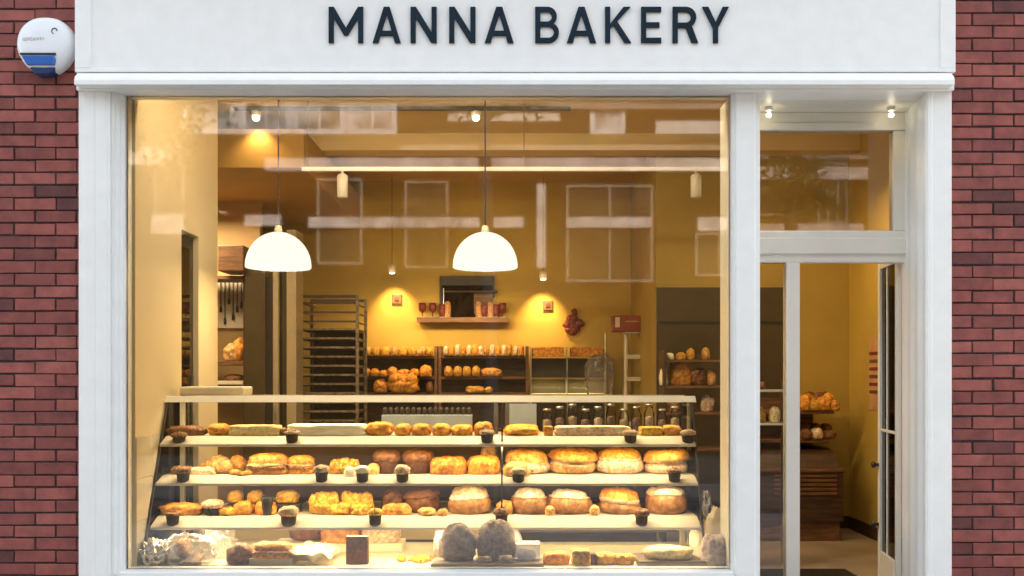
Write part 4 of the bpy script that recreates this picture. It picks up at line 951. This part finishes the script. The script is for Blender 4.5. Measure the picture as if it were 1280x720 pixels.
for px_, w2, lab in ((526, 1, 'dark stemmed glass, first on the wall shelf'), (539, 1, 'dark stemmed glass, second on the wall shelf'), (552, 0, 'dark cup by the hatch frame on the wall shelf'), (558, 2, 'pink-brown candle glass before the hatch on the wall shelf'), (598, 2, 'pale orange candle glass, first of those past the hatch'), (605, 0, 'dark red cup between the two candle glasses'), (613, 2, 'orange candle glass beside the dark red cups'), (620, 0, 'dark red cup near the shelf end'), (628, 1, 'brown stemmed glass at the end of the wall shelf')):
    t = thing('shelf_glass', lab, 'glass', (X(px_, 11.1), YB-.11, Z(400, DW)+.0205), 'glasses on the wall shelf')
    bm = bmesh.new()
    if w2 == 1: lathe(bm, [(.03, 0), (.03, .004), (.006, .012), (.006, .06), (.04, .09), (.045, .14), (.038, .18)], 18)
    elif w2 == 0: lathe(bm, [(.03, 0), (.045, .06), (.05, .13), (.045, .16)], 18)
    else: lathe(bm, [(.035, 0), (.04, .02), (.042, .15), (.03, .19), (.015, .2)], 18)
    link('vessel', bm, M['maroon'] if w2 != 2 else M['filling'], t, smooth=True)
    bm = bmesh.new(); lathe(bm, [(.046, .0), (.047, .012), (.04, .014)], 18); link('foot_ring', bm, M['paper'], t, smooth=True)
# red wreath and red box sign
bm = bmesh.new(); rnd = random.Random(3)
for i in range(16):
    a = rnd.random()*6.28; r_ = rnd.uniform(.02, .09); lump_into(bm, .09, .05, .08, seed(), n=10, amp=.5, fine=.2, off=(math.cos(a)*r_, 0, math.sin(a)*r_*1.2-.02))
lump_into(bm, .07, .05, .08, seed(), n=10, amp=.4, off=(.01, 0, .11))
o = link('ribbon_rosette', bm, M['maroon'], smooth=True); o.location = (X(717, 11.35), YB-.03, Z(404, 11.35)-.02); tag(o, 'dark red ribbon rosette pinned to the mustard back wall', 'rosette')
D = 10.6; rs = thing('red_case', 'red slant-ended case on top of the stepladder', 'case', (X(785, D), D-6, Z(405, D)))
bm = bmesh.new(); prism(bm, [(-.18, -.09), (.175, -.09), (.16, .04), (.13, .09), (-.18, .09)], -.08, .08, 'y'); link('body', bm, M['red'], rs, bev=.01)
link('label_patch', BX((-.15, -.10, -.084, -.0805, -.04, .07)), M['paper'], rs); link('latch_strip', BX((-.04, .11, -.086, -.0805, .018, .03)), M['filling'], rs)
# stepladder
sl = thing('stepladder', 'pale aluminium stepladder under the red case', 'stepladder', (X(797, D), D-6+.02, .0125))
zt_l = Z(417, D)-.0125
for s_ in (-1, 1):
    bm = bmesh.new(); tube(bm, [(s_*.17, -.28, 0), (s_*.125, .0, zt_l)], .022, 8); link('rail', bm, M['shelf'], sl)
    bm = bmesh.new(); tube(bm, [(s_*.17, .40, 0), (s_*.125, .04, zt_l)], .014, 8); link('leg', bm, M['steel'], sl)
for i in range(7):
    u = (i+1)/8; link('tread', BX((-.17+.045*u, .17-.045*u, -.28+.28*u-.03, -.28+.28*u+.06, u*zt_l-.035, u*zt_l+.01)), M['shelf'], sl, bev=.003)
link('top_step', BX((-.15, .15, -.08, .12, zt_l, zt_l+.03)), M['shelf'], sl, bev=.004)
# hanging film rolls next to it
food('crinkle', 'hanging_bags', 730, 770, 62, 10.4, Z(500, 10.4), 'cluster of clear bags hanging beside the stepladder', 'bags', None, m='film', dep=.2, amp=.9)
o = thing('bag_hook_stand', 'thin steel stand carrying the clear bags', 'stand', (X(757, 10.55), 4.55, .0125)); bm = bmesh.new(); tube(bm, [(0, 0, 0), (0, 0, Z(418, 10.5))], .012, 8); link('pole', bm, M['steel'], o); link('base', BX((-.15, .15, -.15, .15, 0, .015)), M['steel'], o, bev=.003)

# ================================================================== RIGHT REAR: dark tall cabinet and cluttered goods
tc = thing('tall_cabinet', 'tall dark olive cabinet wall beyond the stepladder', 'cabinet', (2.1, 3.36, .0125))
link('body', BX((-.69, .62, -.02, .035, 0, Z(361, 9.35))), M['panel_dark'], tc); link('top_strip', BX((-.69, .62, -.03, -.0205, Z(404, 9.3)-.015, Z(404, 9.3)+.01)), M['black'], tc)
link('door_gap', BX((-.02, -.012, -.026, -.0205, .05, Z(404, 9.3)-.02)), M['black'], tc)
dr = thing('side_rack', 'small goods rack before the dark olive cabinet', 'rack', (X(868, 8.7), 2.7, .0125))
for s_ in (-1, 1):
    link('upright', BX((s_*.29-.012, s_*.29+.012, -.15, .15, 0, 1.72)), M['rackmetal'], dr)
for py_ in (450, 482, 515, 560): link('shelf', BX((-.2775, .2775, -.16, .16, Z(py_, 8.6)-.035, Z(py_, 8.6)-.0125)), M['wood'], dr, bev=.002)
gi = 0
for py_, its in ((450, ((832, 843, 9, 'icing', 'bun'), (846, 858, 10, 'yellow', 'bun'), (859, 869, 15, 'yellow', 'bun'), (878, 888, 16, 'goldflour', 'bun'))), (482, ((824, 836, 22, 'icing', 'crinkle'), (838, 866, 32, 'orange', 'flat'), (862, 884, 26, 'brown', 'nut'), (884, 896, 20, 'goldflour', 'bun'))), (515, ((828, 850, 20, 'goldflour', 'bun'), (852, 870, 18, 'brown', 'bun'), (876, 894, 24, 'paleband', 'crinkle')))):
    for (a, b, h, m_, kd) in its:
        gi += 1
        food(kd, 'rack_bread' if kd != 'crinkle' else 'rack_parcel', a, b, h, 8.62, Z(py_, 8.6)+.0005, ordn[(gi-1) % 4]+' item from the stepladder side on the '+{450: 'upper', 482: 'second', 515: 'third'}[py_]+' side rack shelf' if True else '', 'bread', 'goods on the side rack', m=m_, dep=.14)
        if py_ == 450 and gi == 4: gi = 0
        elif py_ == 482 and gi == 4: gi = 0

# ================================================================== THROUGH THE DOOR
D = 8.6
cbn = thing('bread_cabinet', 'dark wooden bread counter with louvred front seen through the door', 'counter', (X(1010, D), D-6+.35, .0125))
wd_ = X(1055, D)-X(1010, D); z0_ = .0125
hT = Z(588, D)
link('plinth', BX((-.45, wd_-.02, -.30, .34, 0, .18)), M['wood'], cbn, bev=.004)
link('body', BX((-.47, wd_, -.34, .34, .1805, hT-.03)), M['darkwood'], cbn, bev=.006)
link('worktop', BX((-.49, wd_+.02, -.36, .345, hT-.0295, hT)), M['wood'], cbn, bev=.006)
for i in range(6): link('louvre', BX((-.3, wd_-.06, -.352, -.3405, .42+i*.04, .445+i*.04)), M['wood'], cbn, bev=.003)
bm = bmesh.new(); prism(bm, [(-.30, hT+.0005), (-.22, hT+.12), (.0, hT+.165), (.34, hT+.165), (.34, hT+.0005)], -.46, wd_-.02, 'x'); link('hood', bm, M['darkwood'], cbn, bev=.006)
for py_ in (550, 514):
    zz = Z(py_, D+.15)-.0125
    link('bread_shelf', BX((-.46, wd_-.06 if py_ == 550 else wd_-.01, -.12, .34, zz-.03, zz)), M['wood'], cbn, bev=.003)
link('rear_board', BX((-.46, wd_-.06, .3405, .36, hT, Z(500, 9.0))), M['wood'], cbn)
gi = 0
for py_, its in ((514, ((1000, 1014, 20, 'orange'), (1010, 1026, 14, 'yellow'), (1022, 1040, 18, 'orange'), (1036, 1051, 13, 'gold'))), (550, ((1000, 1016, 13, 'brown'), (1014, 1030, 14, 'paleband'), (1030, 1046, 12, 'brown')))):
    for j, (a, b, h, m_) in enumerate(its):
        food('bun', 'crusty_roll', a, b, h, 8.80, Z(py_, D+.15)+.0005, ordn[j]+' crusty roll from the door post on the '+('upper' if py_ == 514 else 'lower')+' bread counter shelf', 'roll', 'rolls seen through the doorway', m=m_, dep=.16, pw=2.4)
for j, (a, b) in enumerate(((1000, 1015), (1013, 1028), (1027, 1041))):
    food('bun', 'dark_roll', a, b, 12, 9.0, Z(550, D+.15)+.045, ordn[j]+' dark roll in the back row of the lower bread counter shelf', 'roll', 'rolls seen through the doorway', m='brown', dep=.16)
    food('croissant', 'glazed_croissant', a+3, b+6, 13, 8.86, Z(514, D+.15)+.075, ordn[j]+' glazed croissant heaped on top of the upper bread counter shelf', 'croissant', 'rolls seen through the doorway', m='brown' if j == 1 else 'orange', dep=.14, rz=R(30*j))
for j, (a, b) in enumerate(((1004, 1022), (1020, 1042))):
    food('bun', 'crusty_roll', a, b, 15, 8.98, Z(514, D+.15)+.06, ('piled crusty roll at the back by the door post' if j == 0 else 'piled crusty roll at the back, farther from the post'), 'roll', 'rolls seen through the doorway', m='brown', dep=.16)
po = thing('wall_poster', 'narrow striped orange notice on the mustard wall inside the door', 'poster', (3.298, 2.72, 1.5))
link('sheet', BX((-.006, 0, -.16, .14, Z(512, 8.75)-1.5, Z(422, 8.75)-1.5)), mat('notice_print', (.65, .35, .16), .6, .1), po)
for i in range(6): link('printed_band', BX((-.008, -.0062, -.15, .12, -.16+i*.07, -.13+i*.07)), M['red'] if i % 2 else M['wood'], po)
# lit shelf glimpsed through the side light
ss = thing('side_light_shelf', 'slim glass shelf of lit pastries behind the side light', 'shelf', (X(955, 7.6), 1.6, .0125))
for s_ in (-.1, .17): link('upright', BX((s_-.008, s_+.008, -.1, .1, 0, 1.45)), M['steel'], ss)
for py_ in (487, 528): link('shelf', BX((-.0915, .1615, -.1, .1, Z(py_, 7.6)-.03, Z(py_, 7.6)-.0125)), M['shelf'], ss)
for j, (py_, a, b, m_) in enumerate(((528, 944, 958, 'yellow'), (528, 962, 976, 'paleyellow'), (487, 946, 958, 'brown'))):
    food('bun', 'boxed_pastry', a, b, 20 if py_ == 528 else 10, 7.52, Z(py_, 7.6)+.001, ['yellow pastry next to the mullion behind the side light', 'pale pastry next to the door post behind the side light', 'small brown pastry on the upper slim shelf'][j], 'pastry', None, m=m_, dep=.1)
tag(link('door_mat', BX((1.75, 2.55, .52, 1.35, .0125, .026)), M['black'], bev=.004), 'black door mat just inside the doorway', 'mat')

# ================================================================== LEFT REAR
# tall dark fridge door set in the side wall
fr = thing('dark_glass_fridge', 'tall dark glass fridge set into the cream side wall', 'fridge', (-2.48, 1.19, .0125))
link('body', BX((-.5, .03, -.185, .185, 0, 2.54)), M['black'], fr); 
link('door_pane', BX((.0305, .036, -.15, .15, .1, 2.45)), M['darkpane'], fr); link('handle', BX((.0365, .06, .11, .125, .9, 1.5)), M['steel'], fr, bev=.004)
# utensil wall in the kitchen
ur = thing('utensil_rail', 'pale kitchen panel with black utensils hanging in a row', 'utensil rail', (X(293, 9.85), 3.88, 0))
link('panel', BX((-.36, .12, -.015, .015, Z(410, 9.85), Z(344, 9.85))), M['paper'], ur)
for i in range(6):
    zt0 = Z(347, 9.8); ln = [.30, .42, .22, .38, .30, .26][i]
    bm = bmesh.new(); tube(bm, [(-.14+i*.042, -.03, zt0), (-.138+i*.042, -.03, zt0-ln)], .006, 6); lump_into(bm, .03, .015, .07, seed(), n=8, off=(-.138+i*.042, -.03, zt0-ln-.05)); link('utensil', bm, M['black'], ur, smooth=True)
kd = thing('kitchen_shelving', 'kitchen shelving with trays and dough below the utensils', 'shelving', (X(293, 9.7), 3.6, .0125))
for py_, m_ in ((345, 'wood'), (452, 'wood'), (476, 'paper'), (490, 'wood')): link('shelf', BX((-.3, .16, -.15, .2, Z(py_, 9.5)-.05, Z(py_, 9.5)-.0125)), M[m_], kd, bev=.003)
for s_ in (-.32, .16): link('upright', BX((s_, s_+.02, -.15, .2, 0, 2.6)), M['rackmetal'], kd)
for j, (a, b, py_, h, m_) in enumerate(((278, 300, 452, 22, 'goldflour'), (290, 307, 452, 30, 'orange'), (280, 304, 476, 8, 'brown'))):
    food('bun', 'dough_piece', a, b, h, 9.48, Z(py_, 9.5)+.001, ['pale dough heap on the kitchen shelf', 'tall orange dough piece on the kitchen shelf', 'flat brown tray loaf on the lower kitchen shelf'][j], 'dough', None, m=m_, dep=.16)
# dark fridge and glazed inner door
df = thing('inner_glass_door', 'dark framed glass door beside the rack trolley', 'door', (X(338, 9.3), 3.3, .0125))
sc_ = 9.3/F
link('dark_side', BX((-30*sc_, -5*sc_, -.05, .3, 0, Z(338, 9.3))), M['panel_dark'], df)
link('door_core', BX((-4.9*sc_, 6*sc_, -.03, .28, 0, Z(348, 9.3))), M['black'], df)
link('frame', BX((5.1*sc_, 12*sc_, -.06, .02, 0, Z(340, 9.3)), (22.1*sc_, 34*sc_, -.06, .25, 0, Z(290, 9.3)), (-30*sc_, 22*sc_, -.061, .02, Z(338, 9.3)+.0005, Z(326, 9.3))), mat('olive_frame', (.36, .29, .17), .5, .08), df, bev=.003)
link('door_pane', BX((12.1*sc_, 22*sc_, -.01, -.004, 0, Z(340, 9.3)-.002)), M['darkpane'], df)
link('handle', BX((7*sc_, 9*sc_, -.09, -.0605, 1.02, 1.2)), M['steel'], df, bev=.003)
food('bun', 'bottle_cluster', 346, 358, 16, 9.9, 1.13, 'small lit bundle glimpsed through the inner glass door', 'bundle', None, m='goldflour', dep=.1)
tag(link('kitchen_table', BX((X(340, 9.9), X(362, 9.9), 3.8, 4.3, 1.08, 1.13), (X(342, 9.9), X(345, 9.9), 3.9, 4.2, .0125, 1.0795)), M['shelf']), 'pale table edge behind the inner glass door', 'table')
# rack trolley
DT = 9.6; x0, x1 = X(373, DT), X(448, DT)
rt = thing('rack_trolley', 'tall dark baking rack trolley with many tray runners', 'trolley', ((x0+x1)/2, DT-6+.3, .0125)); w = (x1-x0)/2; zT = Z(370, DT)
for sx in (-1, 1):
    for sy in (-1, 1): link('post', BX((sx*(w-.015)-.015, sx*(w-.015)+.015, sy*.27-.015, sy*.27+.015, .12, zT)), M['traymetal'] if sx > 0 else M['rackmetal'], rt, bev=.002)
for sy in (-1, 1): link('top_bar', BX((-w+.0305, w-.0305, sy*.27-.012, sy*.27+.012, zT-.03, zT)), M['rackmetal'], rt)
for sx in (-1, 1):
    for sy in (-1, 1):
        bm = bmesh.new(); lathe(bm, [(.05, -.015), (.055, -.01), (.055, .01), (.05, .015)], 20); bmesh.ops.rotate(bm, verts=bm.verts, cent=(0, 0, 0), matrix=Matrix.Rotation(R(90), 3, 'Y'))
        for v in bm.verts: v.co += Vector((sx*(w-.03), sy*.27, .056))
        link('castor', bm, M['black'], rt, smooth=True)
z = .2; i = 0; n_t = 0
while z < zT-.06:
    py_ = HZ+(EYE-z-.0125)*F/DT
    for s_ in (-1, 1): link('runner', BX((s_*(w-.0545), s_*(w-.0305)) if False else (min(s_*(w-.0545), s_*(w-.0305)), max(s_*(w-.0545), s_*(w-.0305)), -.26, .26, z-.012, z)), M['rackmetal'], rt)
    if py_ > 412 and py_ < 620:
        bm = BX((-w+.034, w-.034, -.25, .25, z+.0005, z+.020)); link('baking_tray', bm, M['traymetal'], rt, bev=.003); 
    else: link('cross_bar', BX((-w+.0305, w-.0305, -.275, -.262, z-.014, z+.004)), M['rackmetal'], rt)
    z += .092
tag(link('dark_cover', BX((x0+.035, x1-.035, DT-6+.56, DT-6+.565, .9, Z(412, DT))), mat('soot_black', (.008, .006, .005), .95, spec=0)), 'black cover hanging at the back of the rack trolley', 'cover')  # unlit-looking sheet added to darken the gaps between the trays
# hood between kitchen opening and lamp zone
tag(link('extractor_duct', BX((X(276, 9.3), X(308, 9.3), 3.2, 3.6, Z(340, 9.3), Z(308, 9.3))), M['wood'], bev=.01), 'brown duct box above the hanging utensils', 'duct')

# ================================================================== ACROSS THE STREET (seen mirrored in the glass)
YO = -12.0
S = 18.0
def XO(px): return (px-CX)*S/F
def ZO(py): return EYE-(py-HZ)*S/F
bd = thing('opposite_building', 'dark brick building across the street mirrored in the window', 'building', (0, YO, 0))
winf_c = mat('weathered_stone', (.22, .17, .13), .8, .2, 6, spec=.1)
dbrick = mat('brown_brick_far', (.034, .020, .008), .9, .25, 12, spec=.02)
band = mat('pale_stone_band', (.44, .36, .31), .8, .3, 3, detail=9)
def ob(x0, x1, d0, z0, z1): return (x0, x1, -.3, d0, z0, z1)      # d0: how far it stands out towards the shop
link('wall', BX((-16, 16, -6, 0, -.1, 9.2)), dbrick, bd)
link('cornice', BX(ob(XO(500), 16, .12, ZO(136), ZO(128)), ob(XO(500), 16, .05, ZO(186), ZO(180))), winf_c, bd)
link('string_course', BX(ob(XO(330), 16, .09, ZO(213), ZO(197)), ob(-16, XO(225), .09, ZO(205), ZO(180))), band, bd)
link('string_course', BX(ob(XO(385), XO(655), .08, ZO(284), ZO(271)), ob(XO(708), XO(815), .08, ZO(284), ZO(271)), ob(XO(873), XO(1100), .08, ZO(288), ZO(271)), ob(XO(305), XO(350), .08, ZO(282), ZO(268)), ob(XO(188), XO(228), .08, ZO(292), ZO(268))), band, bd)
link('downpipe', BX(ob(XO(671), XO(682), .14, ZO(335), ZO(230))), band, bd)
winf = mat('far_window_frame', (.5, .44, .4), .6)
wing = mat('far_window_glass', (.035, .028, .018), .6, .3, 1.5, spec=.1)
winf2 = mat('dull_window_frame', (.24, .19, .14), .6, spec=.1)
paleg = mat('pale_reflection_glass', (.42, .37, .33), .4, .35, 2.2, col2=(.14, .11, .07), detail=8)  # mottling is a tree reflection painted into the pane colour
def owin(a, b, t, bt, nb=1):
    up = bt < 180; fw = .09 if up else .045
    x0, x1, z0, z1 = XO(a), XO(b), ZO(bt), ZO(t)
    f = link('window_frame', BX(ob(x0, x0+fw, .05, z0, z1), ob(x1-fw, x1, .05, z0, z1), ob(x0+fw+.0005, x1-fw-.0005, .05, z0, z0+fw), ob(x0+fw+.0005, x1-fw-.0005, .05, z1-fw, z1), *[ob(x0+(x1-x0)*i/(nb+1)-.02, x0+(x1-x0)*i/(nb+1)+.02, .045, z0+fw+.0005, z1-fw-.0005) for i in range(1, nb+1)]), winf if up else winf2, bd)
    link('window_pane', BX(ob(x0+.03, x1-.03, .02, z0+.03, z1-.03)), paleg if up else wing, f)
for a, b, t, bt in ((225, 292, 60, 166), (300, 362, 60, 166), (366, 430, 60, 166), (434, 495, 60, 166)): owin(a, b, t, bt, 1)
for a, b, t, bt, n_ in ((738, 782, 60, 166, 1), (708, 817, 230, 352, 1), (505, 560, 225, 335, 0), (395, 452, 222, 330, 0), (870, 930, 290, 345, 1), (190, 228, 205, 268, 0), (960, 1010, 200, 260, 0), (1040, 1080, 190, 270, 2), (560, 600, 60, 150, 0)): owin(a, b, t, bt, n_)
link('pale_infill', BX(ob(XO(292), XO(300), .03, ZO(166), ZO(60)), ob(XO(362), XO(366), .03, ZO(166), ZO(60)), ob(XO(430), XO(434), .03, ZO(166), ZO(60))), band, bd)
link('sign_board', BX(ob(XO(820), XO(905), .06, ZO(166), ZO(150)), ob(XO(560), XO(700), .06, ZO(150), ZO(140))), mat('far_sign', (.45, .38, .32), .7), bd)
link('roof', BX((-16.2, 16.2, -6.2, .3, 9.2, 9.5)), mat('slate_far', (.1, .1, .11), .7), bd)
# street tree by the kerb behind the viewer
rnd = random.Random(11)
def tree(x, y, zc, r, label, n=2600):
    t = thing('street_tree', label, 'tree', (x, y, 0))
    bm = bmesh.new(); tube(bm, [(0, 0, -.1), (.05, 0, 1.5), (-.05, .05, zc-r*.6), (.1, 0, zc+.3*r)], [.16, .13, .1, .04], 10)
    for i in range(9):
        a = rnd.random()*6.28; el = rnd.uniform(.2, 1.1); L = r*.85
        st = Vector((0, 0, zc-r*.7+i*.12)); tube(bm, [st, st+Vector((math.cos(a)*L*.5, math.sin(a)*L*.5, L*.3*el)), st+Vector((math.cos(a)*L, math.sin(a)*L, L*.7*el))], [.05, .03, .01], 6)
    link('trunk', bm, mat('bark', (.03, .022, .015), .9, .3, 20, bump=.6), t)
    bm = bmesh.new(); cl = []
    for i in range(46):
        v = Vector((rnd.gauss(0, 1), rnd.gauss(0, 1), rnd.gauss(0, 1))).normalized()*r*rnd.uniform(.35, 1); v.z *= .85; cl.append((v, rnd.uniform(.18, .42)*r))
    for i in range(n):
        c, rr = cl[rnd.randrange(46)]; p = c+Vector((rnd.gauss(0, .5), rnd.gauss(0, .5), rnd.gauss(0, .5)))*rr+Vector((0, 0, zc))
        u = Vector((rnd.gauss(0, 1), rnd.gauss(0, 1), rnd.gauss(0, 1))).normalized(); w_ = u.orthogonal().normalized(); s_ = rnd.uniform(.05, .1)
        q = [p+u*s_, p+w_*s_*.5, p-u*s_, p-w_*s_*.5]; bm.faces.new([bm.verts.new(a) for a in q])
    link('crown', bm, mat('leaves', (.06, .09, .03), .6, .4, 3), t)
tree(-6.3, -9.2, 6.2, 1.75, 'street tree opposite, mirrored at the upper corner of the window')
tree(-.4, -9.3, 6.5, 1.25, 'thin street tree opposite, mirrored near the top middle of the window', n=900)
tree(4.7, -9.2, 4.75, .75, 'small street tree opposite, mirrored in the transom light over the door', n=500)

# ================================================================== WORLD, SUN, CAMERA
w = bpy.data.worlds.new('World'); sc.world = w; w.use_nodes = True
nt = w.node_tree; nt.nodes.clear()
sky = nt.nodes.new('ShaderNodeTexSky'); sky.sky_type = 'NISHITA'; sky.sun_disc = False
el, az = R(46), R(25)   # sun behind the shop: its front is in open shade, the houses across are lit
sky.sun_elevation = el; sky.sun_rotation = az; sky.air_density = 1.2; sky.dust_density = 3.0
hs = nt.nodes.new('ShaderNodeHueSaturation'); hs.inputs['Saturation'].default_value = .38
bg = nt.nodes.new('ShaderNodeBackground'); bg.inputs[1].default_value = .15
wo = nt.nodes.new('ShaderNodeOutputWorld')
nt.links.new(sky.outputs[0], hs.inputs['Color']); nt.links.new(hs.outputs[0], bg.inputs[0]); nt.links.new(bg.outputs[0], wo.inputs[0])
sd = Vector((math.sin(az)*math.cos(el), math.cos(az)*math.cos(el), math.sin(el)))
ls = bpy.data.lights.new('sun', 'SUN'); ls.energy = 2.2; ls.angle = R(.5); ls.color = (1, .93, .84)
so = bpy.data.objects.new('sun', ls); C.objects.link(so); so.rotation_euler = sd.to_track_quat('Z', 'Y').to_euler()
cam = bpy.data.cameras.new('camera'); co = bpy.data.objects.new('camera', cam); C.objects.link(co)
cam.sensor_width = 36; cam.lens = 36*F/1280; cam.shift_y = (HZ-360)/1280; cam.clip_end = 500
co.location = (0, -6, EYE); co.rotation_euler = (R(90), 0, 0)
sc.camera = co
sc.view_settings.view_transform = 'Standard'; sc.view_settings.look = 'None'; sc.view_settings.exposure = 2.56; sc.view_settings.gamma = 1
sc.cycles.use_denoising = True
sc.cycles.max_bounces = 9; sc.cycles.transparent_max_bounces = 24; sc.cycles.diffuse_bounces = 4; sc.cycles.glossy_bounces = 4
sc.cycles.sample_clamp_indirect = 6.0; sc.cycles.caustics_reflective = False; sc.cycles.caustics_refractive = False
